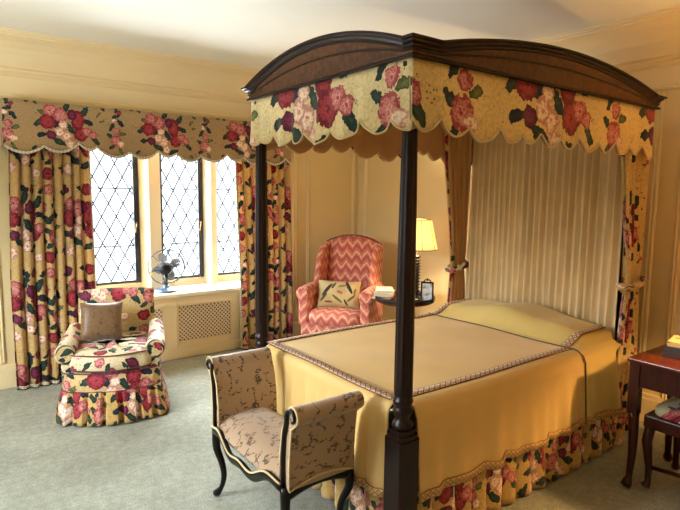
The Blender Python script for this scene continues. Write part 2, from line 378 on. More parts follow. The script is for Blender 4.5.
# ------------------------------------------------------------------ mesh building
class MB:
    def __init__(s): s.v = []; s.f = []; s.uv = []; s.sm = []; s.mi = []
    def face(s, idx, uv=None, smooth=False, mi=0):
        s.f.append(tuple(idx)); s.uv.append(uv); s.sm.append(smooth); s.mi.append(mi)
    def grid(s, P, uv=None, closeu=False, closev=False, smooth=True, mi=0, flip=False):
        """P[j][i] -> point rows, uv[j][i] -> uv (metres)"""
        nv, nu = len(P), len(P[0]); b = len(s.v)
        for row in P: s.v += [tuple(p) for p in row]
        for j in range(nv if closev else nv - 1):
            for i in range(nu if closeu else nu - 1):
                j2, i2 = (j + 1) % nv, (i + 1) % nu
                q = [b + j * nu + i, b + j * nu + i2, b + j2 * nu + i2, b + j2 * nu + i]
                u = None
                if uv: u = [uv[j][i], uv[j][i2], uv[j2][i2], uv[j2][i]]
                if flip: q.reverse(); u = u[::-1] if u else None
                s.face(q, u, smooth, mi)
        return s
    def box(s, c, d, rz=0, mi=0, taper=1.0):
        b = len(s.v); x, y, z = [k / 2 for k in d]; R = Matrix.Rotation(rz, 3, 'Z')
        for sz in (-1, 1):
            k = taper if sz > 0 else 1
            for sx, sy in ((-1, -1), (1, -1), (1, 1), (-1, 1)):
                s.v.append(tuple(Vector(c) + R @ Vector((sx * x * k, sy * y * k, sz * z))))
        for q in ((0, 3, 2, 1), (4, 5, 6, 7), (0, 1, 5, 4), (1, 2, 6, 5), (2, 3, 7, 6), (3, 0, 4, 7)): s.face([b + k for k in q], None, False, mi)
        return s
    def tube(s, pts, rad, n=10, cap=True, mi=0, closed=False, flat=None, uvlen=True):
        pts = [Vector(p) for p in pts]; N = len(pts)
        if not hasattr(rad, '__len__'): rad = [rad] * N
        T = []
        for i in range(N):
            a = pts[(i - 1) % N] if (closed or i > 0) else pts[i]; b_ = pts[(i + 1) % N] if (closed or i < N - 1) else pts[i]
            T.append((b_ - a).normalized())
        up = Vector((0, 0, 1)) if abs(T[0].z) < .9 else Vector((1, 0, 0))
        nrm = T[0].cross(up).normalized(); rows = []; L = 0; uvs = []
        for i in range(N):
            if i: L += (pts[i] - pts[i - 1]).length
            nrm = (nrm - T[i] * nrm.dot(T[i])).normalized(); bn = T[i].cross(nrm)
            fx, fy = flat if flat else (1, 1)
            rows.append([pts[i] + (nrm * cos(2 * pi * k / n) * fx + bn * sin(2 * pi * k / n) * fy) * rad[i] for k in range(n)])
            uvs.append([(L, 2 * pi * rad[i] * k / n) for k in range(n)])
        b = len(s.v)
        s.grid(rows, None if not uvlen else uvs, closeu=True, closev=closed, mi=mi)
        if cap and not closed:
            s.face([b + k for k in range(n)][::-1], None, False, mi); s.face([b + (N - 1) * n + k for k in range(n)], None, False, mi)
        return s
    def lathe(s, prof, c=(0, 0, 0), n=24, mi=0, flute=None, sx=1, sy=1, cap=True, smooth=True, rot=0):
        rows = []; uvs = []; L = 0
        for i, (r, z) in enumerate(prof):
            if i: L += sqrt((r - prof[i - 1][0]) ** 2 + (z - prof[i - 1][1]) ** 2)
            row = []
            for k in range(n):
                a = 2 * pi * k / n + rot; rr = r
                if flute: rr = r * flute(a, z)
                row.append((c[0] + rr * cos(a) * sx, c[1] + rr * sin(a) * sy, c[2] + z))
            rows.append(row); uvs.append([(r * 2 * pi * k / n, L) for k in range(n)])
        b = len(s.v); s.grid(rows, uvs, closeu=True, mi=mi, smooth=smooth)
        if cap:
            if prof[0][0] > 1e-5: s.face([b + k for k in range(n)][::-1], None, False, mi)
            if prof[-1][0] > 1e-5: s.face([b + (len(prof) - 1) * n + k for k in range(n)], None, False, mi)
        return s
    def prism(s, poly, z0, z1, mi=0, M4=None, smooth=False):
        """poly in XY (counter clockwise) extruded in Z, then optional matrix"""
        b = len(s.v); n = len(poly)
        for z in (z0, z1):
            for p in poly:
                q = Vector((p[0], p[1], z)); s.v.append(tuple(M4 @ q if M4 else q))
        s.face([b + i for i in range(n)][::-1], None, False, mi); s.face([b + n + i for i in range(n)], None, False, mi)
        for i in range(n):
            j = (i + 1) % n; s.face([b + i, b + j, b + n + j, b + n + i], None, smooth, mi)
        return s
    def sphere(s, c, r, nu=16, nv=10, mi=0):
        if not hasattr(r, '__len__'): r = (r, r, r)
        rows = []; uvs = []
        for j in range(nv + 1):
            th = pi * j / nv
            rows.append([(c[0] + r[0] * sin(th) * cos(2 * pi * i / nu), c[1] + r[1] * sin(th) * sin(2 * pi * i / nu), c[2] - r[2] * cos(th)) for i in range(nu)])
            uvs.append([(r[0] * 2 * pi * i / nu, r[2] * th) for i in range(nu)])
        return s.grid(rows, uvs, closeu=True, mi=mi)
    def xf(s, M4): s.v = [tuple(M4 @ Vector(p)) for p in s.v]; return s
    def build(s, name, mat, parent=None, bevel=0, solid=0, sub=0, bseg=2, uvscale=1.0, weld=False):
        me = bpy.data.meshes.new(name); me.from_pydata(s.v, [], s.f); 
        ul = me.uv_layers.new(name='UVMap'); li = 0
        for p, u in zip(me.polygons, s.uv):
            if u is None:
                n = p.normal; ax = max(range(3), key=lambda k: abs(n[k]))
                for k, vi in enumerate(p.vertices):
                    co = me.vertices[vi].co
                    ul.data[p.loop_start + k].uv = ((co.y, co.z) if ax == 0 else (co.x, co.z) if ax == 1 else (co.x, co.y))
            else:
                for k in range(p.loop_total): ul.data[p.loop_start + k].uv = u[k]
        for p, sm_, mi in zip(me.polygons, s.sm, s.mi): p.use_smooth = sm_; p.material_index = mi
        if weld:
            bm = bmesh.new(); bm.from_mesh(me); bmesh.ops.remove_doubles(bm, verts=bm.verts, dist=1e-5); bm.to_mesh(me); bm.free()
        for m_ in (mat if isinstance(mat, (list, tuple)) else [mat]): me.materials.append(m_)
        o = bpy.data.objects.new(name, me); COL.objects.link(o)
        if parent: o.parent = parent
        if solid:
            md = o.modifiers.new('Solid', 'SOLIDIFY'); md.thickness = abs(solid); md.offset = 0
        if bevel:
            md = o.modifiers.new('Bevel', 'BEVEL'); md.width = bevel; md.segments = bseg; md.limit_method = 'ANGLE'; md.angle_limit = radians(40)
        if sub:
            md = o.modifiers.new('Sub', 'SUBSURF'); md.levels = sub; md.render_levels = sub
        return o

def thing(name, label, cat, loc=(0, 0, 0), rz=0, group=None):
    o = bpy.data.objects.new(name, None); COL.objects.link(o)
    o.location = loc; o.rotation_euler = (0, 0, rz); o['label'] = label; o['category'] = cat
    o.empty_display_size = .1
    if group: o['group'] = group
    return o
def tag(o, label, cat, group=None):
    o['label'] = label; o['category'] = cat
    if group: o['group'] = group
    return o
def struct(o): o['kind'] = 'structure'; return o

def rbox(c, d, r=.03, n=4, puff=0.0, e=3.2):
    """soft cushion: superellipsoid-like box"""
    m = MB(); nu, nv = 40, 20; rows = []; uvs = []
    def sg(x, p): return math.copysign(abs(x) ** p, x)
    for j in range(nv + 1):
        th = -pi / 2 + pi * j / nv; row = []; ur = []
        for i in range(nu):
            a = 2 * pi * i / nu
            cz = sg(sin(th), 2 / e); cr = sg(cos(th), 2 / (e * 1.5)) 
            x = cr * sg(cos(a), 2 / (e * 1.5)); y = cr * sg(sin(a), 2 / (e * 1.5))
            pf = 1 + puff * (1 - x * x) * (1 - y * y)
            p = (c[0] + x * d[0] / 2, c[1] + y * d[1] / 2, c[2] + cz * d[2] / 2 * pf)
            row.append(p)
            ur.append((p[0] - c[0] + d[0] / 2, p[1] - c[1] + p[2] - c[2]))
        rows.append(row); uvs.append(ur)
    m.grid(rows, uvs, closeu=True)
    return m

def pillow(w, h, t, n=14, pinch=.06):
    """throw pillow lying in XZ plane, thickness along Y"""
    m = MB()
    for sgn in (-1, 1):
        rows = []; uvs = []
        for j in range(n + 1):
            row = []; ur = []
            for i in range(n + 1):
                x = -1 + 2 * i / n; z = -1 + 2 * j / n
                e = max(0, (1 - x ** 4)) ** .5 * max(0, (1 - z ** 4)) ** .5
                k = 1 - pinch * ((1 - z * z) * abs(x) ** 3); k2 = 1 - pinch * ((1 - x * x) * abs(z) ** 3)
                row.append((x * w / 2 * k, sgn * t / 2 * e, z * h / 2 * k2)); ur.append(((x + 1) * w / 2, (z + 1) * h / 2))
            rows.append(row); uvs.append(ur)
        m.grid(rows, uvs, flip=(sgn > 0))
    return m

def loopcord(pts, r, n=6): return MB().tube(pts, r, n, closed=True)

# ------------------------------------------------------------------ room
XW, YW, XL, YB, ZC = 3.71, 4.67, -1.7, -1.6, 2.57
YO = 5.02   # plane of the leaded lights
def mbox(*a): return MB().box(*a)
struct(mbox(((XL + XW) / 2, (YB + YW) / 2 + .2, -.05), (XW - XL + 1, YW - YB + 1.2, .1)).build('floor', M['carpet']))
struct(mbox(((XL + XW) / 2, (YB + YW) / 2 + .2, ZC + .05), (XW - XL + 1, YW - YB + 1.2, .1)).build('ceiling', M['ceil']))
struct(mbox((XW + .1, (YB + YW) / 2, 1.3), (.2, YW - YB, 2.6)).build('wall_head', M['wall']))
struct(mbox(((XL + XW) / 2, YB - .1, 1.3), (XW - XL + .4, .2, 2.6)).build('wall_back', M['wall']))
# left wall with one window opening (outside the frame)
lw = MB(); LWY0, LWY1, LWZ0, LWZ1 = 2.1, 3.3, 1.0, 2.05
for y0, y1, z0, z1 in ((YB, LWY0, 0, 2.6), (LWY1, YW, 0, 2.6), (LWY0, LWY1, 0, LWZ0), (LWY0, LWY1, LWZ1, 2.6)):
    lw.box((XL - .1, (y0 + y1) / 2, (z0 + z1) / 2), (.2, y1 - y0, z1 - z0))
struct(lw.build('wall_left', M['wall']))
# window wall with the opening
WX0, WX1, WZ0, WZ1 = .96, 2.68, .60, 2.0
ww = MB(); dw = .45
for x0, x1, z0, z1 in ((XL, WX0, 0, 2.6), (WX1, XW + .2, 0, 2.6), (WX0, WX1, 0, WZ0 - .035), (WX0, WX1, WZ1, 2.6)):
    ww.box(((x0 + x1) / 2, YW + dw / 2, (z0 + z1) / 2), (x1 - x0, dw, z1 - z0))
struct(ww.build('wall_window', M['wall']))

# mullions between the three leaded lights
LIG = [(.985, 1.46), (1.655, 2.06), (2.185, 2.64)]
LZ0, LZ1 = .665, 1.98
struct(MB().prism([(1.46, YO + .03), (1.46, YO - .02), (1.525, YO - .13), (1.625, YO - .13), (1.655, YO - .02), (1.655, YO + .03)][::-1], WZ0 - .03, WZ1).build('trim_1', M['trimw'], bevel=.003))
struct(MB().prism([(2.06, YO + .03), (2.06, YO - .02), (2.105, YO - .13), (2.165, YO - .13), (2.185, YO - .02), (2.185, YO + .03)][::-1], WZ0 - .03, WZ1).build('trim_2', M['trimw'], bevel=.003))
def lattice(x0, x1, z0, z1, y, dx, dz):
    """diamond lead cames clipped to the light"""
    m = MB(); cx = (x0 + x1) / 2
    for sgn in (1, -1):
        k = -30
        while k < 31:
            # line x = cx + k*dx + sgn*(z-z0)*dx/dz
            pts = []
            for z in (z0, z1):
                pts.append((cx + k * dx + sgn * (z - z0) * dx / dz, z))
            (xa, za), (xb, zb) = pts
            if abs(xb - xa) > 1e-6:
                t0, t1 = sorted(((x0 - xa) / (xb - xa), (x1 - xa) / (xb - xa)))
                t0 = max(0, t0); t1 = min(1, t1)
                if t1 > t0 + .002:
                    m.tube([(xa + (xb - xa) * t, y, za + (zb - za) * t) for t in (t0, t1)], .0062, 5)
            k += 1
    return m
for i, (x0, x1) in enumerate(LIG):
    r = thing('window_%d' % (i + 1), '', '', (0, 0, 0)); del r['label']; del r['category']; struct(r)
    fr = MB()
    fw = .022
    for bx in (((x0 + fw / 2), .0), ((x1 - fw / 2 * 1.6), .8)):
        pass
    fr.box((x0 + fw / 2, YO, (LZ0 + LZ1) / 2), (fw, .045, LZ1 - LZ0)); fr.box((x1 - .022, YO - .01, (LZ0 + LZ1) / 2), (.044, .06, LZ1 - LZ0))
    fr.box(((x0 + x1) / 2, YO, LZ0 + .012), (x1 - x0, .045, .024)); fr.box(((x0 + x1) / 2, YO, LZ1 - .012), (x1 - x0, .045, .024))
    fr.build('window_frame', M['iron'], r)
    gx0, gx1 = x0 + fw, x1 - .044
    MB().box(((gx0 + gx1) / 2, YO + .004, (LZ0 + LZ1) / 2), (gx1 - gx0, .004, LZ1 - LZ0 - .04)).build('pane', M['glass'], r)
    lt = lattice(gx0, gx1, LZ0 + .024, LZ1 - .024, YO - .004, .122, .23)
    for z in (1.00, 1.51): lt.tube([(gx0, YO - .008, z), (gx1, YO - .008, z)], .0055, 6)
    lt.build('lead_lattice', M['lead'], r)
    h = MB().box((x1 - .03, YO - .05, 1.2), (.012, .04, .02)); h.tube([(x1 - .03, YO - .07, 1.2), (x1 - .045, YO - .075, 1.12)], .006, 6)
    h.build('window_latch', M['brass'], r)
# below/above and beside the lights
m = MB()
m.box(((WX0 + WX1) / 2, YO, (WZ0 + LZ0) / 2), (WX1 - WX0, .07, LZ0 - WZ0)); m.box((WX0 + .012, YO, 1.3), (.026, .07, 1.4)); m.box((WX1 - .02, YO, 1.3), (.04, .07, 1.4))
m.box(((WX0 + WX1) / 2, YO, LZ1 + .01), (WX1 - WX0, .07, .02))
struct(m.build('trim_3', M['trimw']))
struct(mbox(((.86 + 2.72) / 2, (4.60 + 5.06) / 2, WZ0 - .0175), (2.72 - .86, .46, .035)).build('trim_4', M['trimw'], bevel=.008))  # window sill board

# the other window, in the left wall
r = thing('window_4', '', ''); del r['label']; del r['category']; struct(r)
m = MB()
for y in (LWY0 + .02, (LWY0 + LWY1) / 2, LWY1 - .02): m.box((XL - .1, y, (LWZ0 + LWZ1) / 2), (.06, .04, LWZ1 - LWZ0))
for z in (LWZ0 + .02, (LWZ0 + LWZ1) / 2, LWZ1 - .02): m.box((XL - .1, (LWY0 + LWY1) / 2, z), (.05, LWY1 - LWY0, .04))
m.build('window_frame', M['trimw'], r)
MB().box((XL - .1, (LWY0 + LWY1) / 2, (LWZ0 + LWZ1) / 2), (.004, LWY1 - LWY0, LWZ1 - LWZ0)).build('pane', M['glass'], r)

# radiator cover
rc = thing('radiator_cover', 'cream painted radiator cover with lattice grilles under the leaded window', 'radiator cover', (0, 0, 0))
rx0, rx1, ry = .88, 2.62, 4.635
m = MB()
gr = [(.96, 1.20), (1.245, 1.60), (1.70, 2.21), (2.27, 2.58)]
gr = [(.96, 1.10), (1.15, 1.545), (1.655, 2.19), (2.30, 2.58)]
gz0, gz1 = .145, .49
xs = rx0
for (a, b) in gr + [(rx1, rx1)]:
    m.box(((xs + a) / 2, ry + .015, .2825), (a - xs, .03, .565)); xs = b
for (a, b) in gr:
    m.box(((a + b) / 2, ry + .015, gz0 / 2), (b - a, .03, gz0)); m.box(((a + b) / 2, ry + .015, (gz1 + .565) / 2), (b - a, .03, .565 - gz1))
m.box(((rx0 + rx1) / 2, ry - .006, .55), (rx1 - rx0, .02, .022))
m.box(((rx0 + rx1) / 2, ry - .006, .055), (rx1 - rx0, .012, .09))
m.build('cover_body', M['trim'], rc, bevel=.003)
for (a, b) in gr:
    MB().box(((a + b) / 2, ry + .022, (gz0 + gz1) / 2), (b - a, .006, gz1 - gz0)).build('grille', M['grille'], rc)
    f = MB()
    for x in (a + .006, b - .006): f.box((x, ry - .002, (gz0 + gz1) / 2), (.014, .014, gz1 - gz0))
    for z in (gz0 + .006, gz1 - .006): f.box(((a + b) / 2, ry - .002, z), (b - a, .014, .014))
    f.build('grille_frame', M['trim'], rc, bevel=.002)

# cornice, mouldings, baseboards
CP = [(0, 2.155), (.012, 2.16), (.016, 2.175), (.008, 2.185), (.008, 2.30), (.022, 2.312), (.03, 2.325), (.022, 2.335), (.026, 2.35), (.045, 2.36), (.045, 2.375),
      (.055, 2.40), (.075, 2.44), (.105, 2.48), (.15, 2.515), (.20, 2.535), (.225, 2.54), (.228, 2.55), (.245, 2.552), (.25, 2.562), (.268, 2.562), (.272, 2.575), (0, 2.58)]
rows = [[(x, YW - o, z) for x in (XL, XW - o)] for o, z in CP]
struct(MB().grid(rows, smooth=False).build('trim_5', M['trim']))
rows = [[(XW - o, y, z) for y in (YW - o, YB)] for o, z in CP]
struct(MB().grid(rows, smooth=False, flip=True).build('trim_6', M['trim']))
def vmould(n, x, y, ax, w=.035, d=.018, z0=.2, z1=2.155):
    m = MB(); prof = [(-w / 2, 0), (-w / 2, d * .5), (-w / 4, d), (0, d * .45), (w / 4, d), (w / 2, d * .5), (w / 2, 0)]
    if ax == 'Y': rows = [[(x + a, y - b, z) for a, b in prof] for z in (z0, z1)]
    else: rows = [[(x - b, y + a, z) for a, b in prof] for z in (z0, z1)]
    m.grid(rows, smooth=False); struct(m.build(n, M['trim']))
k = 7
for x, w in ((.335, .04), (2.90, .06), (3.055, .035), (3.64, .035)): vmould('trim_%d' % k, x, YW, 'Y', w); k += 1
for y, w in ((4.53, .035), (2.86, .035), (1.61, .04), (1.45, .04)): vmould('trim_%d' % k, XW, y, 'X', w); k += 1
for (n, x0, x1) in (('baseboard_window_left', XL, .88), ('baseboard_window_right', 2.64, XW - .02)):
    m = MB(); m.box(((x0 + x1) / 2, YW - .011, .075), (x1 - x0, .022, .15)); m.box(((x0 + x1) / 2, YW - .007, .165), (x1 - x0, .014, .03))
    struct(m.build(n.replace('_left', '').replace('_right', ''), M['trim'], bevel=.003))
m = MB(); m.box((XW - .011, (YB + YW) / 2, .085), (.022, YW - YB, .17)); m.box((XW - .007, (YB + YW) / 2, .185), (.014, YW - YB, .03))
struct(m.build('baseboard_head', M['trim'], bevel=.003))

# ------------------------------------------------------------------ window curtains and pelmet
def scallop(x, knots):
    """hem height: knots = list of (x, z) of the points; lows hang as arcs between highs"""
    for (a, za), (b, zb) in zip(knots, knots[1:]):
        if a <= x <= b:
            t = (x - a) / (b - a); return za + (zb - za) * t - .045 * min(1.2, (b - a) / .17) * (sin(pi * t) ** .8)
    return knots[0][1] if x < knots[0][0] else knots[-1][1]
pel = thing('window_pelmet', 'rose chintz pelmet with scalloped hem above the leaded window', 'valance', (0, 0, 0))
PX0, PX1, PY, PZ = .41, 2.74, 4.48, 2.12
kn = [(.40, 1.80), (.655, 1.80), (.889, 1.835), (1.015, 1.812), (1.257, 1.787), (1.479, 1.812), (1.628, 1.80), (1.844, 1.787), (2.084, 1.812), (2.24, 1.795), (2.45, 1.79), (2.68, 1.80), (2.9, 1.79)]
path = [(PX0, YW - .005), (PX0, PY)] ; nx = 200
pts = [(PX0, YW - .005 + (PY - YW + .005) * i / 6, 0) for i in range(6)] + [(PX0 + (PX1 - PX0) * i / nx, PY, 0) for i in range(nx + 1)] + [(PX1, PY + (YW - PY - .005) * (i + 1) / 6, 0) for i in range(6)]
L = 0; rows = []; uvs = []; S = [0]
for a, b in zip(pts, pts[1:]): S.append(S[-1] + sqrt((b[0] - a[0]) ** 2 + (b[1] - a[1]) ** 2))
hem = [scallop(p[0], kn) for p in pts]
def wav(p, t):
    return .006 * t * sin(p[0] * 21 + 1) if PX0 < p[0] < PX1 else 0
for j in range(9):
    t = j / 8; rows.append([(p[0], p[1] + wav(p, t), PZ + (h - PZ) * t) for p, h in zip(pts, hem)]); uvs.append([(s_, (PZ + (h - PZ) * t)) for s_, h in zip(S, hem)])
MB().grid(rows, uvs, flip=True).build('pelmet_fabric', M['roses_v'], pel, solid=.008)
def hemband(rows_pts, S, w=.02, off=(0, -.008, 0)):
    m = MB(); r = []; u = []
    for j in range(3):
        r.append([(p[0] + off[0], p[1] + off[1], p[2] + w * (1 - j / 2) - .004) for p in rows_pts]); u.append([(s_, w * j / 2) for s_ in S])
    m.grid(r, u, flip=True); return m
hb = hemband([(p[0], p[1] + wav(p, 1), h) for p, h in zip(pts, hem)][6:-6], S[6:-6], .02, (0, -.007, 0)); hb.build('pelmet_fringe', M['fringe'], pel, solid=.003)
MB().box(((PX0 + PX1) / 2, (PY + YW) / 2, PZ - .012), (PX1 - PX0 - .02, YW - PY - .02, .02)).build('pelmet_board', M['trim'], pel)

def drape(nm, A, B, z0, z1, npl, amp, full, mat, parent=None, nz=26, width=None, shift=None, ampf=None, seed=1, nrm=None, solid=.004, uvo=(0, 0), off=None, edges=None, per=10, zfun=None, sharp=.35):
    """pleated hanging cloth from A(x,y) to B(x,y); width(t) and shift(t) gather it (t=0 top)"""
    rnd = random.Random(seed)
    A = Vector(A); B = Vector(B); D = B - A; Ln = D.length; dn = D.normalized(); N = Vector(nrm) if nrm else Vector((-dn.y, dn.x))
    nu = npl * per
    ph = [rnd.uniform(-.35, .35) for _ in range(npl + 2)]; am = [rnd.uniform(.65, 1.25) for _ in range(npl + 2)]
    rows = []; uvs = []
    for j in range(nz + 1):
        t = j / nz; z = z1 + (z0 - z1) * t
        w = width(t) if width else 1; sh = shift(t) if shift else 0; af = ampf(t) if ampf else 1
        row = []; ur = []
        for i in range(nu + 1):
            s_ = i / nu; c = s_ * npl; k = int(min(c, npl - 1)); a = am[k] * (1 - (c - k)) + am[k + 1] * (c - k); p = ph[k] * (1 - (c - k)) + ph[k + 1] * (c - k)
            q = 2 * pi * c + p + .5 * sin(t * 3 + k)
            o = amp * a * af * (sin(q) + sharp * sin(2 * q + .6) * .6)
            lat = .012 * af * cos(q) * (Ln / npl / .09)
            pos = A + D * (sh + .5 + (s_ - .5) * w) + dn * lat + N * (o + (off(t) if off else 0))
            row.append((pos.x, pos.y, z if zfun is None else zfun(s_, t, z))); ur.append((uvo[0] + s_ * Ln * full, uvo[1] + z))
        rows.append(row); uvs.append(ur)
    o = MB().grid(rows, uvs).build(nm, mat, parent, solid=solid)
    return o, rows
for (x0, x1, cx0, cx1, lab, sd, uo) in ((.44, .965, .40, .97, 'floor-length rose chintz curtain left of the leaded window', 3, (.0, .1)), (2.19, 2.77, 2.24, 2.80, 'floor-length rose chintz curtain right of the window, behind the bed post', 9, (.45, .0))):
    c = thing('window_curtain', lab, 'curtain', (0, 0, 0), group=None)
    wf = (lambda x0, x1, c0, c1: (lambda t: 1 - (1 - (c1 - c0) / (x1 - x0)) * min(1, t * 1.6) ** 1.3))(x0, x1, cx0, cx1)
    sf = (lambda x0, x1, c0, c1: (lambda t: (((c0 + c1) / 2 - (x0 + x1) / 2) / (x1 - x0)) * min(1, t * 1.6) ** 1.3))(x0, x1, cx0, cx1)
    o, rows = drape('curtain_cloth', (x0, 4.565), (x1, 4.565), .02, 2.09, 8, .026, 2.1, M['roses_c'], c, width=wf, shift=sf, seed=sd, uvo=uo, solid=.005)
    idx = -1 if sd == 3 else 0
    ed = [r[idx] for r in rows]
    m = MB(); r = []; u = []
    for dx in (-.008, 0, .008): r.append([(p[0] + dx, p[1] - .008, p[2]) for p in ed]); u.append([(p[2], dx + .01) for p in ed])
    m.grid(r, u).build('curtain_fringe', M['fringe'], c, solid=.004)
    m = MB(); r = []; u = []
    Sx = [0]
    for a, b in zip(rows[-1], rows[-1][1:]): Sx.append(Sx[-1] + (Vector(a) - Vector(b)).length)
    for dz in (.03, .015, 0): r.append([(p[0], p[1] - .005, .004 + dz) for p in rows[-1]]); u.append([(s_, .02 * (1 - dz / .03)) for s_ in Sx])
    m.grid(r, u, flip=True).build('hem_fringe', M['gimp'], c, solid=.006)

# ------------------------------------------------------------------ four poster bed
BX0, BX1, BY0, BY1 = 1.39, 3.305, 1.45, 2.705
PC = [(1.435, 1.50), (1.435, 2.655), (3.288, 1.62), (3.288, 2.56)]
bed = thing('canopy_bed', 'dark carved four poster bed with an arched burl cornice', 'bed', (0, 0, 0))
def flute(a, z): return 1 - .13 * abs(sin(a * 5)) if .74 < z < 1.93 else 1
for (x, y) in PC:
    m = MB(); h = .054
    # square base block with chamfered corners and moulded foot
    def octo(s_, c_): return [(s_, -s_ + c_), (s_, s_ - c_), (s_ - c_, s_), (-s_ + c_, s_), (-s_, s_ - c_), (-s_, -s_ + c_), (-s_ + c_, -s_), (s_ - c_, -s_)]
    for z0, z1, s_, c_ in ((0, .035, .062, .010), (.035, .09, .058, .012), (.09, .535, .053, .010), (.535, .555, .049, .014), (.555, .575, .043, .016)):
        m.prism([(x + a, y + b) for a, b in octo(s_, c_)], z0, z1)
    prof = [(.036, .572), (.041, .582), (.042, .590), (.038, .600), (.031, .610), (.029, .622), (.034, .632), (.038, .642), (.039, .650), (.036, .660), (.033, .668), (.037, .676), (.041, .684), (.040, .694),
            (.035, .70), (.037, .72)] + [(.0375 - .0105 * k / 16 + .0025 * sin(pi * k / 16), .74 + (1.90 - .74) * k / 16) for k in range(17)] + [(.028, 1.91), (.034, 1.925), (.028, 1.94), (.036, 1.96), (.036, 1.975)]
    m.lathe(prof, (x, y, 0), 40, flute=flute)
    m.build('bed_post', M['postw'], bed)
# cornice: arched boards, mouldings follow the arch
def toph(u, L, a, b, H):
    """arched top: flat ends a, b long"""
    if u < a or u > L - b: return 2.052
    c = (a + L - b) / 2; w = (L - a - b) / 2; q = (u - c) / w
    return 2.052 + H * (1 - q * q)
def cornice(nm, p0, p1, out, a, b, H, mat):
    p0 = Vector(p0); p1 = Vector(p1); L = (p1 - p0).length; d = (p1 - p0).normalized(); o = Vector(out)
    us = sorted(set([0, a - .004, a + .001, L - b - .001, L - b + .004, L] + [L * k / 60 for k in range(61)]))
    rows_n = 20
    def prof(u):
        T = toph(u, L, a, b, H); lo = 1.982
        mid = lo + .018 + (T - .036 - lo - .018) * .62
        return [(-.05, lo), (0, lo), (.008, lo), (.010, lo + .008), (.004, lo + .013), (0, lo + .014), (0, mid - .004), (.005, mid - .003), (.006, mid + .003), (.001, mid + .006), (.001, T - .036), (.006, T - .034), (.008, T - .026),
                (.018, T - .020), (.020, T - .013), (.030, T - .010), (.032, T - .002), (.028, T), (-.03, T), (-.05, T - .015), (-.05, lo)]
    P = [prof(u) for u in us]; m = MB(); rows = []; uvs = []
    for j in range(len(P[0])):
        row = []
        for u, pf in zip(us, P):
            of, z = pf[j]
            q = p0 + d * (u * (L + 2 * of) / L - of) + o * of
            row.append((q.x, q.y, z))
        rows.append(row)
    m.grid(rows, None, smooth=False)
    # crown moulding runs get the dark wood, field panels the burl
    for fi in range(len(m.f)):
        j = fi // (len(us) - 1); m.mi[fi] = 1 if j in (6, 9, 5) else 0
    return m.build(nm, [M['postw'], mat], bed)
cornice('cornice_board', (BX0, BY0, 0), (BX1, BY0, 0), (0, -1, 0), .15, .10, .098, M['burl'])
cornice('cornice_board', (BX0, BY1, 0), (BX0, BY0, 0), (-1, 0, 0), .04, .05, .112, M['burl'])
cornice('cornice_board', (BX1, BY1, 0), (BX0, BY1, 0), (0, 1, 0), .10, .15, .098, M['burl'])
MB().box((BX1 - .03, (BY0 + BY1) / 2, 2.01), (.04, BY1 - BY0 - .04, .07)).build('head_rail', M['postw'], bed)
# side rails and headboard
m = MB().box(((PC[0][0] + PC[2][0]) / 2, 1.52, .30), (1.76, .03, .16)).box(((PC[0][0] + PC[2][0]) / 2, 2.645, .30), (1.76, .03, .16)).box((1.45, 2.08, .30), (.03, 1.07, .16)).box((3.27, 2.08, .30), (.03, 1.07, .16))
m.build('bed_rail', M['postw'], bed, bevel=.004)
MB().box((3.32, 2.08, .66), (.03, 1.10, .5)).build('headboard', M['postw'], bed, bevel=.01)
MB().box(((BX0 + BX1) / 2, (BY0 + BY1) / 2, 1.992), (BX1 - BX0 - .1, BY1 - BY0 - .1, .012)).build('tester_cloth', M['tan'], bed)

# bed valance (hangs from the cornice)
def zig(s_, per_, d1, z0):
    t = (s_ / per_) % 1.0
    return z0 - d1 * (sin(pi * t) ** .75)
def valance(P0, P1, out, knots, outer, parent, nmo='valance_cloth', lin_=True, uo=0, fold=.004, ends=(0, 0)):
    P0 = Vector(P0); P1 = Vector(P1); L = (P1 - P0).length; d = (P1 - P0) / L; o = Vector(out); n = int(L / .012)
    zt = 1.985
    def hemz(s_):
        for (a, za), (b, zb) in zip(knots, knots[1:]):
            if a <= s_ <= b:
                t = (s_ - a) / (b - a); dep = .05 * min(1.15, (b - a) / .15)
                return za + (zb - za) * t - dep * (sin(pi * t) ** .8)
        return knots[-1][1]
    for k, (off, mt_, nm) in enumerate(((0, outer, nmo), (-.014, M['tan'], 'valance_lining'))):
        if k and not lin_: break
        rows = []; uvs = []
        for j in range(10):
            t = j / 9; row = []; ur = []
            for i in range(n + 1):
                s_ = L * i / n; h = hemz(s_) + (.004 if k else 0); z = zt + (h - zt) * t
                w = fold * t * (sin(s_ * 38 + 2) + .6 * sin(s_ * 61)) + .003 * t
                q = P0 + d * s_ + o * (off + w); row.append((q.x, q.y, z)); ur.append((uo + s_, z))
            rows.append(row); uvs.append(ur)
        flip = o.cross(d).z > 0
        MB().grid(rows, uvs, flip=flip).build(nm, mt_, parent, solid=.003)
        if not k:
            hem = rows[-1]; S = [L * i / n for i in range(n + 1)]
            m = MB(); m.tube([(p[0] + o.x * .003, p[1] + o.y * .003, p[2] + .002) for p in hem], .0042, 6); m.build('valance_piping', M['pipe'], parent)
bv = thing('bed_valance', 'cream rose chintz valance hanging under the bed cornice', 'valance', (0, 0, 0))
kn_n = [(0, 1.765), (.15, 1.785), (.31, 1.758), (.51, 1.772), (.66, 1.76), (.80, 1.775), (.96, 1.76), (1.12, 1.775), (1.30, 1.76), (1.46, 1.775), (1.62, 1.76), (1.76, 1.77), (1.93, 1.755)]
valance((BX0 + .012, BY0 + .012, 0), (BX1 - .012, BY0 + .012, 0), (0, -1, 0), kn_n, M['roses_t'], bv)
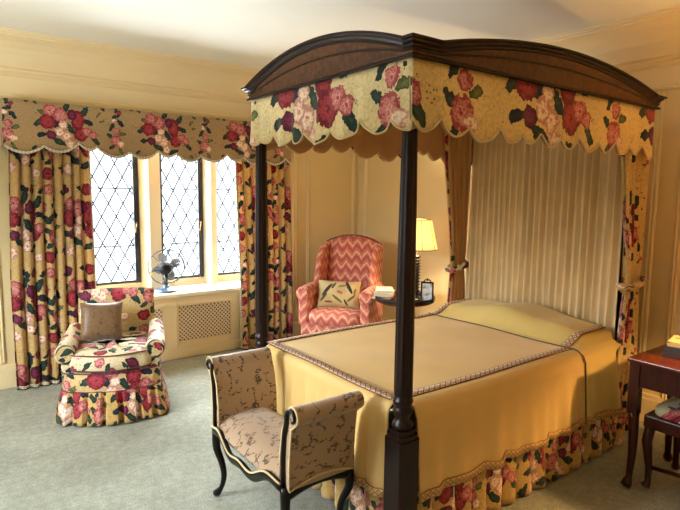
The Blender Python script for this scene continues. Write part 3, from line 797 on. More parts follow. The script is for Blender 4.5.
kn_f = [(0, 1.76), (.10, 1.79), (.235, 1.785), (.40, 1.765), (.53, 1.77), (.73, 1.765), (.95, 1.79), (1.14, 1.775), (1.27, 1.765)]
valance((BX0 + .012, BY1 - .012, 0), (BX0 + .012, BY0 + .012, 0), (-1, 0, 0), kn_f, M['roses_f'], bv, fold=.009)
kn_b = [(0, 1.76), (.24, 1.765), (.42, 1.755), (.55, 1.78), (.63, 1.785), (.82, 1.755), (1.0, 1.755), (1.22, 1.785), (1.36, 1.78), (1.50, 1.765), (1.70, 1.785), (1.93, 1.76)]
valance((BX1 - .012, BY1 - .012, 0), (BX0 + .012, BY1 - .012, 0), (0, 1, 0), kn_b, M['roses_t'], bv)

# pleated head curtain
hc = thing('pleated_head_curtain', 'beige pleated curtain hanging behind the pillows of the bed', 'curtain', (0, 0, 0))
drape('curtain_cloth', (3.212, 1.545), (3.212, 2.69), .55, 1.975, 24, .030, 2.0, M['pleat'], hc, nz=20, seed=5, per=9, solid=.004)

# tied bed curtains at the head posts
def smooth(t): return t * t * (3 - 2 * t)
def tied(nm, A, B, ztie, side, label, mo, ml, seed, ctop, ctie, z0):
    """ctop/ctie: x range at top and at the tie, side = y; outer face looks away from the bed"""
    c = thing(nm, label, 'curtain', (0, 0, 0))
    zt = 1.975; tt = (zt - ztie) / (zt - z0)
    (a0, b0), (a1, b1) = ctop, ctie; W0 = b0 - a0; W1 = b1 - a1
    def width(t):
        if t < tt: q = smooth(t / tt) ; return 1 + (W1 / W0 - 1) * q ** .9
        q = (t - tt) / (1 - tt); return W1 / W0 + (.10 / W0) * smooth(min(1, q * 1.3))
    def shift(t):
        q = smooth(min(1, t / tt)); return ((a1 + b1) / 2 - (a0 + b0) / 2) / W0 * q
    def ampf(t):
        return 1 - .3 * smooth(min(1, t / tt)) - (.5 * exp(-((t - tt) / .04) ** 2))
    o, rows = drape('curtain_cloth', (a0, side), (b0, side), z0, zt, 5, .017, 1.25, mo, c, nz=40, width=width, shift=shift, ampf=ampf, seed=seed, solid=.004, uvo=(.05, .0), off=(lambda t: .065 * smooth(min(1, t / tt))) if side > 2 else None)
    # turned-back edge with its flowered border
    ed = [r[0] for r in rows]; m = MB(); r_ = []; u_ = []
    sy = -1
    for k, dx in enumerate((-.006, .012, .03)):
        r_.append([(p[0] + dx * (1 if True else 0), p[1] + sy * (.012 + .004 * k), p[2]) for p in ed]); u_.append([(.3 + dx, p[2]) for p in ed])
    m.grid(r_, u_).build('curtain_border', ml, c, solid=.004)
    # ruffled tie-back
    cx = (a1 + b1) / 2; n = 40; pr_ = []; rr = []
    for k in range(n):
        a = 2 * pi * k / n
        pr_.append((cx + (W1 / 2 + .022) * cos(a), side + (.065 if side > 2 else 0) + .046 * sin(a), ztie + .018 * cos(a) + .006 * sin(a * 9)))
        rr.append(.014 + .004 * sin(a * 13))
    MB().tube(pr_, rr, 8, closed=True, flat=(1, 1.4)).build('tie_back', M['roses_s'] if mo is not M['tan'] else M['roses_b'], c)
    return c
tied('bed_curtain', None, None, .985, 1.512, 'rose chintz bed curtain tied back at the near head post beside the desk', M['roses_n'], M['roses_n'], 4, (3.05, 3.36), (3.19, 3.36), .06)
tied('bed_curtain', None, None, .955, 2.655, 'tan-lined bed curtain tied back at the far head post beside the lamp', M['tan'], M['roses_s'], 6, (2.87, 3.145), (3.05, 3.20), .06)

# ------------------------------------------------------------------ bedspread
def sprd(x, s_, hemfar=.26):
    pass
TZ = .656
def hump(x, y):
    """pillow under its cover"""
    if x < 2.74: return 0
    q = min(1, (x - 2.74) / .16); q2 = min(1, max(0, (3.22 - x) / .05)); e = smooth(q) * (.55 + .45 * smooth(q2))
    yy = (y - 2.08) / .60; return .105 * e * max(0, 1 - abs(yy) ** 2.6) + .012 * e * sin(y * 13 + x * 4)
def cross(x, hem_near, hem_far, n=64, drop_far=True, yn=1.487, yf=2.665, sag=0):
    """points round the section from the near hem, over the bed to the far hem; returns list of (x,y,z,s)"""
    out = []; s_ = 0
    R = .055; pts = []
    zt = TZ
    # near drop
    for k in range(15):
        t = k / 14; z = hem_near + (zt - R - hem_near) * t; fl = (1 - t)
        w = .013 * fl * sin(x * 24 + 1.3 * sin(x * 7)) + .007 * fl * sin(x * 53 + 2 * sin(x * 5)) + (.03 * fl * exp(-((x - 3.0) / .1) ** 2) * -1)
        pts.append((x, yn - .022 * fl + w - .006, z))
    for k in range(1, 8):
        a = pi / 2 * k / 8; pts.append((x, yn + R - R * cos(a), zt - R + R * sin(a)))
    for k in range(25):
        y = yn + R + (yf - yn - 2 * R) * k / 24; pts.append((x, y, zt + hump(x, y) + .003 * sin(y * 9 + x * 5) - .0))
    for k in range(1, 8):
        a = pi / 2 * k / 8; pts.append((x, yf - R + R * sin(a), zt - R + R * cos(a)))
    for k in range(11):
        t = 1 - k / 10; z = hem_far + (zt - R - hem_far) * t; fl = 1 - t
        pts.append((x, yf + .02 * fl + .008 * fl * sin(x * 24), z))
    return pts
def hemn(x): return .258 - .012 * abs(sin((x - 1.4) * pi / .17)) + .012
bs = thing('bedspread', 'golden bedspread with braid border, hanging to the flowered bed skirt', 'bedspread', (0, 0, 0))
xs = [1.497 + (2.77 - 1.497) * i / 90 for i in range(91)]
rows = []; uvs = []
secs = [cross(x, hemn(x), .26) for x in xs]
for i, sec in enumerate(secs):
    row = []; ur = []; s_ = 0
    for k, p in enumerate(sec):
        if k: s_ += sqrt((p[1] - sec[k - 1][1]) ** 2 + (p[2] - sec[k - 1][2]) ** 2)
        row.append(p); ur.append((p[0], s_))
    rows.append(row); uvs.append(ur)
m = MB().grid(rows, uvs)
# foot end: top strip between the posts then the drop
YF0, YF1 = 1.565, 2.60
def footsec(y):
    pts = [(1.52, y, TZ + .003 * sin(y * 9 + 1.5 * 5))]
    R = .05; xf = 1.418
    pts.append((xf + R, y, TZ))
    for k in range(1, 8):
        a = pi / 2 * k / 8; pts.append((xf + R - R * sin(a), y, TZ - R + R * cos(a)))
    for k in range(13):
        t = k / 12; z = (TZ - R) + (.255 - TZ + R) * t
        pts.append((xf - .02 * t + .012 * t ** .6 * sin(y * 26 + 2 * sin(y * 6)) + .009 * t ** .5 * sin(y * 61) + .004 * t * sin(y * 113), y, z))
    return pts
ys = [YF0 + (YF1 - YF0) * i / 60 for i in range(61)]
rows = []; uvs = []
for y in ys:
    sec = footsec(y); ur = []; s_ = 0
    for k, p in enumerate(sec):
        if k: s_ += sqrt((p[0] - sec[k - 1][0]) ** 2 + (p[2] - sec[k - 1][2]) ** 2)
        ur.append((y, -s_))
    rows.append(sec); uvs.append(ur)
m.grid(rows, uvs, flip=True)
m.build('spread_cloth', M['spread'], bs, solid=.006)
def ribbon(pts, nrm, w, mat, nm, parent, side):
    """flat band along pts, width direction side(i)"""
    S = [0]
    for a, b in zip(pts, pts[1:]): S.append(S[-1] + (Vector(a) - Vector(b)).length)
    r = []; u = []
    for k in (-.5, 0, .5):
        r.append([tuple(Vector(p) + Vector(side(i)) * (k * w) + Vector(nrm(i)) * .006) for i, p in enumerate(pts)]); u.append([(s_, (k + .5) * w) for s_ in S])
    return MB().grid(r, u).build(nm, mat, parent, solid=.003)
up = lambda i: (0, 0, 1)
bw = .05
ytr, yfr, xtr = 1.578, 2.600, 1.462
def topz(x, y): return TZ + hump(x, y) + .003 * sin(y * 9 + x * 5)
ribbon([(x, ytr, topz(x, ytr)) for x in [xtr - .02 + (2.74 - xtr + .02) * i / 50 for i in range(51)]], up, bw, M['braid'], 'braid_trim', bs, lambda i: (0, 1, 0))
ribbon([(x, yfr, topz(x, yfr)) for x in [xtr - .02 + (2.74 - xtr + .02) * i / 50 for i in range(51)]], up, bw, M['braid'], 'braid_trim', bs, lambda i: (0, 1, 0))
ribbon([(xtr, y, topz(xtr, y) + .001) for y in [ytr + (yfr - ytr) * i / 40 for i in range(41)]], up, bw, M['braid'], 'braid_trim', bs, lambda i: (1, 0, 0))
def hemtrim(ptsf, n, side):
    return ribbon(ptsf, lambda i: n, .04, M['braid2'], 'hem_trim', bs, lambda i: side)
ribbon([(s_[0][0], s_[0][1], s_[0][2] + .018) for s_ in secs], lambda i: (0, -1, 0), .04, M['braid2'], 'hem_trim', bs, lambda i: (0, .02, -1))
ribbon([(footsec(y)[-1][0], y, footsec(y)[-1][2] + .018) for y in ys], lambda i: (-1, 0, 0), .04, M['braid2'], 'hem_trim', bs, lambda i: (.02, 0, -1))

pc = thing('pillow_cover', 'greenish gold pillow cover humped over the pillow at the bed head', 'pillow cover', (0, 0, 0))
xs2 = [2.745 + (3.135 - 2.745) * i / 36 for i in range(37)]
rows = []; uvs = []; secs2 = []
for x in xs2:
    sec = [((min(p[0], 3.06 + .16 * max(0, (k - 14) / 6)) if k < 20 else p[0]), p[1] - (.008 if k < 18 else 0), p[2] + .008) for k, p in enumerate(cross(x, hemn(x), .26))]
    ur = []; s_ = 0
    for k, p in enumerate(sec):
        if k: s_ += sqrt((p[1] - sec[k - 1][1]) ** 2 + (p[2] - sec[k - 1][2]) ** 2)
        ur.append((p[0], s_))
    rows.append(sec); uvs.append(ur); secs2.append(sec)
MB().grid(rows, uvs).build('cover_cloth', M['spread2'], pc, solid=.006)
MB().tube([(p[0], p[1], p[2]) for p in secs2[0]], .004, 6).build('cover_piping', M['pipe_brown'], pc)
for yy in (ytr + .02, yfr - .02):
    ribbon([(x, yy, topz(x, yy) + .010) for x in xs2], up, bw, M['braid'], 'braid_trim', pc, lambda i: (0, 1, 0))
ribbon([(s_[0][0], s_[0][1], s_[0][2] + .018) for s_ in secs2], lambda i: (0, -1, 0), .04, M['braid2'], 'hem_trim', pc, lambda i: (0, .02, -1))

# bed skirt of gathered rose chintz
sk = thing('bed_skirt', 'gathered rose chintz skirt showing below the bedspread', 'bed skirt', (0, 0, 0))
def skirt(A, B, npl, seed, nrm=None):
    return drape('skirt_cloth', A, B, .012, .40, npl, .016, 2.0, M['roses_s'], sk, nz=12, seed=seed, ampf=lambda t: .25 + t * 1.1, per=10, solid=.003, uvo=(seed * .17, -.02))
skirt((1.50, 1.497), (3.24, 1.497), 15, 2)
skirt((1.465, 2.595), (1.465, 1.57), 9, 3)
skirt((3.24, 2.665), (1.50, 2.665), 12, 5)

# ------------------------------------------------------------------ skirted armchair
ac = thing('skirted_armchair', 'low rose chintz armchair with pleated skirt under the leaded window', 'armchair', (.945, 3.885, 0), radians(-19))
def plan(s_, w, d, bul):
    """half-closed outline of front and sides (s 0..1 from back left, round the front, to back right), local -Y is the front"""
    pass
def outline(n, hw, yb, yf, bul, r):
    """closed outline: list of (x,y) starting at back left, going along left side, front, right side, back"""
    P = []
    def add(a, b, k):
        for i in range(k): P.append((a[0] + (b[0] - a[0]) * i / k, a[1] + (b[1] - a[1]) * i / k))
    add((-hw + r * .3, yb), (-hw, yf + r), n // 3)
    for i in range(n // 8):
        a = pi / 2 * i / (n // 8); P.append((-hw + r - r * cos(a), yf + r - r * sin(a)))
    k = n // 3
    for i in range(k):
        x = -hw + r + (2 * hw - 2 * r) * i / k; q = x / (hw - r); P.append((x, yf - bul * (1 - q * q)))
    for i in range(n // 8):
        a = pi / 2 * i / (n // 8); P.append((hw - r + r * sin(a), yf + r - r * cos(a)))
    add((hw, yf + r), (hw - r * .3, yb), n // 3)
    add((hw - r * .3, yb), (-hw + r * .3, yb), n // 3)
    return P
def resample(P, n):
    Q = P + [P[0]]; S = [0]
    for a, b in zip(Q, Q[1:]): S.append(S[-1] + sqrt((a[0] - b[0]) ** 2 + (a[1] - b[1]) ** 2))
    out = []; j = 0
    for i in range(n):
        s_ = S[-1] * i / n
        while S[j + 1] < s_: j += 1
        t = (s_ - S[j]) / (S[j + 1] - S[j]); out.append((Q[j][0] + (Q[j + 1][0] - Q[j][0]) * t, Q[j][1] + (Q[j + 1][1] - Q[j][1]) * t))
    return out, S[-1]
def loft(P, levels, cap=True, n=120, u0=0):
    """P outline; levels (scale offset, z)"""
    Q, L = resample(P, n); m = MB(); rows = []; uvs = []
    def offs(d):
        out = []
        for i in range(n):
            a = Q[i - 1]; b = Q[(i + 1) % n]; tx, ty = b[0] - a[0], b[1] - a[1]; l = sqrt(tx * tx + ty * ty) or 1
            out.append((Q[i][0] - ty / l * -d * -1 * -1, Q[i][1] + tx / l * -d * -1 * -1))
        return out
    return Q, L, offs
OUT = outline(96, .300, .26, -.30, .05, .09)
Q, L, offs = loft(OUT, None)
def ring(d, z, n=None, f=None):
    out = []
    N = len(Q)
    for i in range(N):
        a = Q[i - 1]; b = Q[(i + 1) % N]; tx, ty = b[0] - a[0], b[1] - a[1]; l = sqrt(tx * tx + ty * ty) or 1
        # outline runs counter-clockwise seen from above -> outward normal (ty,-tx)
        dd = d + (f(i) if f else 0)
        out.append((Q[i][0] + ty / l * dd, Q[i][1] - tx / l * dd, z))
    return out
NQ = len(Q)
def urow(v): return [(L * i / NQ, v) for i in range(NQ)]
m = MB().grid([ring(0, .19), ring(.004, .25), ring(0, .325), ring(-.03, .335)], [urow(.19), urow(.25), urow(.325), urow(.35)], closeu=True)
b = len(m.v); m.v.append((0, 0, .335))
for i in range(NQ): m.face([b - NQ + i, b - NQ + (i + 1) % NQ, b], None, True)
m.build('seat_base', M['roses_a'], ac)
# box-pleated flounce
Q, L = resample(OUT, 480); NQ = len(Q); npl = 22
def pleat(i):
    t = (i / NQ * npl) % 1; return .020 * (1 if t < .70 else -1.3) 
rows = []; uvs = []
for j in range(9):
    t = j / 8; z = .215 - .20 * t; rows.append(ring(.006 + .028 * t, z, f=lambda i: pleat(i) * (.25 + t))); uvs.append([(L * i / NQ * 1.5, z + .02) for i in range(NQ)])
MB().grid(rows, uvs, closeu=True, flip=True).build('pleated_skirt', M['roses_s'], ac, solid=.004)
Q, L = resample(OUT, 120); NQ = len(Q)
MB().tube(ring(.008, .215), .004, 6, closed=True).build('skirt_piping', M['pipe_red'], ac)
MB().tube(ring(.006, .335), .004, 6, closed=True).build('seat_piping', M['pipe_red'], ac)
for sx in (-.2, .2):
    for sy in (-.24, .20): MB().lathe([(.014, 0), (.018, .1), (.024, .2)], (sx, sy, 0), 10).build('leg', M['dark'], ac)
# seat cushion, bulging at the front
OUT2 = outline(96, .245, .20, -.315, .05, .07); Q, L = resample(OUT2, 120); NQ = 120
rows = []; uvs = []
for d, z in ((-.06, .338), (-.012, .343), (0, .36), (.006, .395), (0, .43), (-.012, .452), (-.05, .466), (-.12, .474), (-.2, .478)):
    rows.append(ring(d, z)); uvs.append([(q[0] + .3, (q[1] + (z - .34) * 1.0) + .5) for q in rows[-1]])
m = MB().grid(rows, uvs, closeu=True); b = len(m.v)
m.v.append((0, -.05, .478))
for i in range(NQ):
    a_, c_ = b - NQ + i, b - NQ + (i + 1) % NQ
    m.face([a_, c_, b], [(m.v[a_][0] + .3, m.v[a_][1] + .64), (m.v[c_][0] + .3, m.v[c_][1] + .64), (.3, .59)], True)
m.build('seat_cushion', M['roses_b'], ac)
for z in (.352, .452): MB().tube(ring(.0, z), .0045, 6, closed=True).build('cushion_piping', M['pipe_red'], ac)
# back
def slab(w0, w1, h0, h1, y0, tilt, th, arch=0, n=24, ear=0):
    """upholstered back: width w0 at bottom, w1 at top, heights, thickness th, tilted; puffed faces"""
    m = MB(); nz = 14; rows = {}
    for sgn in (-1, 1):
        rows = []; uvs = []
        for j in range(nz + 1):
            t = j / nz; row = []; ur = []
            w = w0 + (w1 - w0) * t
            for i in range(n + 1):
                q = -1 + 2 * i / n
                e = max(0, 1 - abs(q) ** 7) ** .4 * max(0, 1 - (abs(2 * t - 1)) ** 9) ** .4
                x = q * w / 2; z = h0 + (h1 - h0) * t + (arch * (1 - q * q) * t ** 2 if arch else 0)
                y = y0 + tilt * t + sgn * th / 2 * e
                row.append((x, y, z)); ur.append((x + w0 / 2 + .05, z))
            rows.append(row); uvs.append(ur)
        m.grid(rows, uvs, flip=(sgn > 0))
    return m
slab(.52, .52, .30, .765, .215, .085, .14, arch=.012).build('chair_back', M['roses_a'], ac)
for sx in (-1, 1):
    m = MB(); pts = [(sx * (.268 + .010 * sin(t * 3)), .20 - .47 * t, .455 + .055 * (1 - t) ** 2) for t in [k / 12 for k in range(13)]]
    rr = [.050 + .014 * k / 12 for k in range(13)]
    m.tube(pts, rr, 18)
    m.box((sx * .268, -.04, .38), (.06, .44, .14))
    m.build('arm', M['roses_b'], ac, bevel=.012)
    d = MB(); d.tube([(sx * .270, -.265, .455), (sx * .270, -.282, .455), (sx * .270, -.287, .455)], [.062, .062, .047], 20); d.build('arm_facing', M['roses_a'], ac)
pw = tag(pillow(.27, .26, .11).build('throw_pillow', M['tap']), 'square brown tapestry pillow leaning on the low floral armchair', 'pillow')
pw.location = (.865, 3.885, .603); pw.rotation_euler = (radians(-16), radians(3), radians(-12))

# ------------------------------------------------------------------ wing chair
wc = thing('wing_chair', 'coral flame-stitch wing chair in the corner behind the bed', 'armchair', (2.98, 3.95, 0), radians(-54))
slab(.50, .53, .36, 1.02, .24, .13, .13, arch=.07).build('chair_back', M['flame'], wc)
MB().box((0, 0, .27), (.62, .58, .14)).build('seat_base', M['flame'], wc, bevel=.02)
c_ = rbox((0, -.05, .385), (.50, .56, .14), e=3.6, puff=.15); c_.build('seat_cushion', M['flame'], wc)
for sx in (-1, 1):
    # scooped wing: profile in YZ, curving outwards
    m = MB(); prof = [(.30, .50), (.02, .56), (.0, .66), (.03, .76), (.06, .86), (.12, .95), (.22, 1.0), (.36, 1.02), (.36, .8), (.33, .6)]
    P = [(y, z) for y, z in prof]
    MX = Matrix(((0, 0, 1, 0), (1, 0, 0, 0), (0, 1, 0, 0), (0, 0, 0, 1)))
    pp = P if True else P[::-1]
    m.prism(pp[::-1], sx * .265 - .028, sx * .265 + .028, M4=MX)
    w = m.build('wing', M['flame'], wc, bevel=.024, bseg=4)
    a = MB(); a.box((sx * .285, -.02, .45), (.09, .54, .28))
    a.tube([(sx * .29, .22 - .52 * k / 10, .60 + .0 * k) for k in range(11)], .062, 16)
    a.build('arm', M['flame'], wc, bevel=.02, bseg=3)
    for sy in (-.26, .26):
        MB().tube([(sx * .26, sy, .21), (sx * .275, sy * 1.05, .12), (sx * .26, sy * 1.03, .05), (sx * .265, sy * 1.1, 0)], [.03, .024, .016, .022], 10).build('leg', M['mahog'], wc)
P_ = []
for k in range(21):
    q = -1 + 2 * k / 20; P_.append((q * .262, .30, 1.02 + .07 * (1 - q * q)))
MB().tube(P_, .006, 6).build('back_piping', M['pipe_red'], wc)
pw = tag(pillow(.40, .25, .12).build('lumbar_pillow', M['paradise']), 'oblong leaf-print pillow on the coral wing chair', 'pillow')
pw.location = (2.90, 3.905, .575); pw.rotation_euler = (radians(-16), 0, radians(-50))

# ------------------------------------------------------------------ two-armed bench at the foot of the bed
bn = thing('upholstered_bench', 'backless two-armed bench in sprigged tan damask at the bed foot', 'bench', (1.192, 2.055, 0), 0)
# local: X depth (-.17..+.17), Y length (-.40..+.40)
hd, hl = .160, .325
def armsec():
    """outline (offset outward o, z) of the arm: up the inside, round the roll, down the outside"""
    P = [(-.035, .36), (-.03, .48), (-.012, .58), (.008, .625), (.018, .652)]
    for k in range(1, 12):
        a = pi - k * (pi * 1.45) / 12
        P.append((.056 + .036 * cos(a), .655 + .036 * sin(a)))
    P += [(.046, .60), (.036, .52), (.03, .44), (.03, .345)]
    return P
AS = armsec()
for sy in (-1, 1):
    rows = []; uvs = []; S = [0]
    for a, b in zip(AS, AS[1:]): S.append(S[-1] + sqrt((a[0] - b[0]) ** 2 + (a[1] - b[1]) ** 2))
    for (o, z), s_ in zip(AS, S):
        rows.append([(-hd + 2 * hd * k / 10, sy * (hl + o), z) for k in range(11)]); uvs.append([(2 * hd * k / 10 + (0 if sy > 0 else .37), s_) for k in range(11)])
    m = MB().grid(rows, uvs, flip=(sy > 0))
    for x, fl in ((-hd, sy > 0), (hd, sy < 0)):
        b = len(m.v)
        for o, z in AS: m.v.append((x, sy * (hl + o), z))
        idx = list(range(b, b + len(AS))); m.face(idx if fl else idx[::-1], None, False)
    m.build('arm', M['sprig'], bn)
    # carved dark front edge with a scroll
    for xx in (-hd - .006,):
        path_ = [(xx, sy * (hl - .002), .35), (xx, sy * (hl - .004), .46), (xx, sy * (hl + .004), .56), (xx, sy * (hl + .022), .625)]
        for k in range(12):
            a = pi * 1.0 - k * .42; r_ = .036 * (1 - k * .055)
            path_.append((xx, sy * (hl + .058 + r_ * cos(a)), .650 + r_ * sin(a)))
        MB().tube(path_, [.010] * 4 + [.009 - .0004 * k for k in range(12)], 8).build('arm_scroll', M['dark'], bn)
    gm = MB()
    gm.tube([(-hd - .001, sy * (hl + o + (.004 if o > 0 else -.003)), z + .003) for o, z in AS], .0042, 6)
    gm.tube([(-hd + 2 * hd * k / 12, sy * (hl + .034), .345 + .03 * sin(pi * k / 12) ) for k in range(13)], .0042, 6)
    gm.build('arm_piping', M['pipe'], bn)
# seat
rows = []; uvs = []
for i in range(25):
    y = -hl + .03 + (2 * hl - .06) * i / 24; q = y / hl; row = []
    fb = .022 * (1 - q * q)
    for k in range(17):
        t = k / 16; x = -hd - fb - .006 + (2 * hd + fb) * t
        z = .365 + .062 * (1 - abs(2 * t - 1) ** 3.5) * (.8 + .2 * (1 - q * q))
        row.append((x, y, z))
    rows.append(row); uvs.append([(p[0] + .2, p[1] + .5) for p in row])
m = MB().grid(rows, uvs, flip=True); m.box((0, 0, .345), (2 * hd - .01, 2 * hl - .06, .05)); m.build('seat', M['sprig'], bn)
# serpentine rails
def rail(pts, nm, r=.017): MB().tube(pts, r, 10, flat=(.8, 1.3)).build(nm, M['dark'], bn)
n = 24
fr = []
for i in range(n + 1):
    q = -1 + 2 * i / n; fr.append((-hd - .008 - .022 * (1 - q * q), q * hl, .332 - .028 * cos(q * pi * 1.0) * (1) + .012 * cos(q * pi * 3)))
rail(fr, 'front_rail')
MB().tube([(p[0] - .014, p[1], p[2] + .022) for p in fr], .0042, 6).build('rail_piping', M['pipe'], bn)
rail([(hd, -hl + 2 * hl * k / 12, .33) for k in range(13)], 'back_rail')
for sy in (-1, 1):
    rail([(-hd + 2 * hd * k / 14, sy * (hl + .005), .310 + .03 * sin(pi * k / 14)) for k in range(15)], 'side_rail')
    for sx in (-1, 1):
        # cabriole leg: bulges out at the knee and kicks at the foot
        pts = []; rr = []
        for k in range(15):
            t = k / 14; z = .35 * (1 - t)
            o = .006 * sin(pi * min(1, t * 2.6)) * (t < .385) - .034 * sin(pi * max(0, (t - .30) / .70)) ** 1.2 * (t > .30) + .014 * max(0, (t - .85) / .15)
            rr.append(.0125 * (1 - t) ** 1.2 + .0105 + (.006 if k >= 13 else 0))
            pts.append((sx * (hd - .004 + o * .5), sy * (hl - .004 + o), max(.014, z)))
        MB().tube(pts, rr, 12).build('leg', M['dark'], bn)

# ------------------------------------------------------------------ bedside table, lamp, books, photograph
bt = thing('bedside_table', 'round dark wood bedside table beyond the bed, beside the wing chair', 'side table', (3.17, 3.325, 0))
ZT = .60
MB().lathe([(.02, ZT - .03), (.235, ZT - .022), (.25, ZT - .012), (.25, ZT), (.0, ZT)], n=40, cap=False).build('tabletop', M['mahogY'], bt)
MB().lathe([(.244, ZT), (.244, ZT + .026), (.252, ZT + .03), (.256, ZT + .02), (.252, ZT - .004)], n=48, cap=False).build('gallery_rim', M['dark'], bt)
MB().lathe([(.028, .16), (.045, .2), (.03, .26), (.022, .34), (.03, .44), (.04, .5), (.025, .54), (.06, .575)], n=20).build('pedestal', M['mahog'], bt)
for k in range(3):
    a = k * 2 * pi / 3 + .5
    MB().tube([(0.02 * cos(a), .02 * sin(a), .2), (.1 * cos(a), .1 * sin(a), .17), (.2 * cos(a), .2 * sin(a), .06), (.24 * cos(a), .24 * sin(a), .014)], [.024, .02, .015, .014], 10).build('leg', M['mahog'], bt)
LX, LY = 3.215, 3.235
lp = thing('bedside_lamp', 'lit bedside lamp with cream shade on a dark turned base', 'lamp', (LX, LY, ZT))
prof = [(.07, 0), (.072, .012), (.05, .02), (.03, .035)]
for k in range(13):
    z = .045 + k * .026; prof += [(.017, z), (.030, z + .008), (.032, z + .014), (.018, z + .022)]
prof += [(.012, .39), (.01, .46)]
MB().lathe(prof, n=20).build('lamp_base', M['black'], lp)
def shade(parent, r0, r1, z0, z1, nr=8):
    rows = []
    for j in range(9):
        t = j / 8; r = r0 + (r1 - r0) * (t ** .9); rows.append([(r * cos(2 * pi * k / 48), r * sin(2 * pi * k / 48), z0 + (z1 - z0) * t) for k in range(48)])
    MB().grid(rows, None, closeu=True).build('lamp_shade', M['shade'], parent, solid=.003)
    for r, z in ((r0, z0), (r1, z1)):
        MB().tube([(r * cos(2 * pi * k / 40), r * sin(2 * pi * k / 40), z) for k in range(40)], .004, 6, closed=True).build('shade_trim', M['brass'], parent)
    m = MB()
    for k in range(nr):
        a = 2 * pi * k / nr + .25; m.tube([((r0 + (r1 - r0) * (j / 6) ** .9 + .003) * cos(a), (r0 + (r1 - r0) * (j / 6) ** .9 + .003) * sin(a), z0 + (z1 - z0) * j / 6) for j in range(7)], .0025, 5)
    m.build('shade_rib', M['brass'], parent)
    for k in range(3):
        a = 2 * pi * k / 3; MB().tube([(0, 0, z1 - .02), (r1 * cos(a), r1 * sin(a), z1 - .002)], .002, 5).build('shade_spider', M['brass'], parent)
shade(lp, .165, .11, .435, .68)
pf = thing('photo_frame', 'small dark photo frame with arched crest standing on the bedside table', 'picture frame', (3.222, 3.115, ZT), radians(-57))
m = MB()
for x in (-.047, .047): m.box((x, 0, .085), (.012, .012, .17))
for z in (.006, .166): m.box((0, 0, z), (.106, .012, .014))
m.tube([(-.03, 0, .172), (-.018, 0, .19), (0, 0, .186), (.018, 0, .19), (.03, 0, .172)], .006, 6); m.sphere((0, 0, .196), .009, 8, 6)
m.build('frame_moulding', M['dark'], pf)
MB().box((0, .002, .086), (.084, .005, .15)).build('photograph', M['photo'], pf)
MB().box((0, .03, .06), (.03, .006, .12)).build('easel_back', M['dark'], pf)

def book(nm, label, loc, rz, w, d, h, cov, grp=None):
    t = thing(nm, label, 'book', loc, rz, grp)
    m = MB(); c = .003
    m.box((0, 0, c / 2), (w, d, c)).box((0, 0, h - c / 2), (w, d, c)).box((-w / 2 + c / 2, 0, h / 2), (c, d, h - 2 * c))
    m.build('book_cover', cov, t, bevel=.0012)
    MB().box((.001, 0, h / 2), (w - .010, d - .012, h - 2 * c)).build('book_pages', M['page'], t)
    return t
# three books on the bedside table
bx, by = 3.07, 3.485
z = ZT
for i, (w, d, h, cv, lb) in enumerate(((.17, .23, .022, M['bk_red'], 'thin russet book, lowest of the stack on the bedside table'), (.165, .22, .028, M['bk_cream'], 'cream book in the middle of the bedside table stack'), (.145, .21, .024, M['page'], 'pale paperback, topmost of the bedside table stack'))):
    book('book', lb, (bx, by - .005 * i, z + .0005), radians(128 + i * 6), w, d, h, cv, 'books on the bedside table'); z += h + .0008
dish = tag(MB().lathe([(.0, .004), (.03, .004), (.045, .012), (.058, .02), (.06, .018), (.045, .008), (.03, 0), (0, 0)], (3.085, 3.26, ZT + .0005), 24, cap=False).build('trinket_dish', M['silver']), 'small dark dish on the bedside table behind the bed post', 'dish')

# ------------------------------------------------------------------ fan on the sill
fa = thing('desk_fan', 'black metal table fan with round wire cage on the window sill', 'fan', (1.615, 4.77, WZ0), radians(-24))
MB().lathe([(.0, 0), (.105, 0), (.108, .008), (.095, .018), (.06, .028), (.03, .04), (.022, .06), (.0, .06)], n=36, cap=False).build('fan_base', plain('blue_grey_enamel', (84, 104, 132), .3, .2, coat=.5), fa)
MB().tube([(0, 0, .05), (0, 0, .10), (0, .0, .155)], [.020, .016, .022], 14).build('fan_stem', M['black'], fa)
zc = .21
m = MB()
yoke = [(0, .0, .15), (-.03, 0, .16), (-.052, 0, .19), (-.055, 0, zc)]
m.tube(yoke, .008, 8).tube([(-x, y, z_) for x, y, z_ in yoke], .008, 8); m.build('fan_yoke', M['black'], fa)
MB().sphere((0, -.02, zc), (.058, .075, .058), 20, 12).build('fan_motor', plain('dull_black', (14, 15, 18), .6, .0, spec=.2), fa)
MB().sphere((0, .105, zc), (.028, .022, .028), 14, 8).build('fan_hub', M['brass'], fa)
for k in range(4):
    a0 = 2 * pi * k / 4 + .4; rows = []
    for j in range(9):
        r = .025 + .105 * j / 8; sp_ = (.25 + .55 * sin(pi * (j / 8) ** .8)) ; row = []
        for i in range(7):
            q = -1 + 2 * i / 6; a = a0 + q * sp_ * .62; row.append((r * cos(a), .085 + .016 * q, zc + r * sin(a)))
        rows.append(row)
    MB().grid(rows, None).build('fan_blade', M['blade'], fa, solid=.0016)
cg = MB(); RC = .155
for (r, y) in ((RC, .045), (RC * 1.0, .125), (.11, .148), (.05, .158)): cg.tube([(r * cos(2 * pi * k / 40), y, zc + r * sin(2 * pi * k / 40)) for k in range(40)], .0042 if r == RC else .002, 6, closed=True)
cg.tube([(.07 * cos(2 * pi * k / 30), .02, zc + .07 * sin(2 * pi * k / 30)) for k in range(30)], .002, 5, closed=True)
for k in range(16):
    a = 2 * pi * k / 16; cg.tube([(.012 * cos(a), .158, zc + .012 * sin(a)), (.11 * cos(a), .148, zc + .11 * sin(a)), (RC * cos(a), .125, zc + RC * sin(a)), (RC * cos(a), .045, zc + RC * sin(a))], .0016, 5)
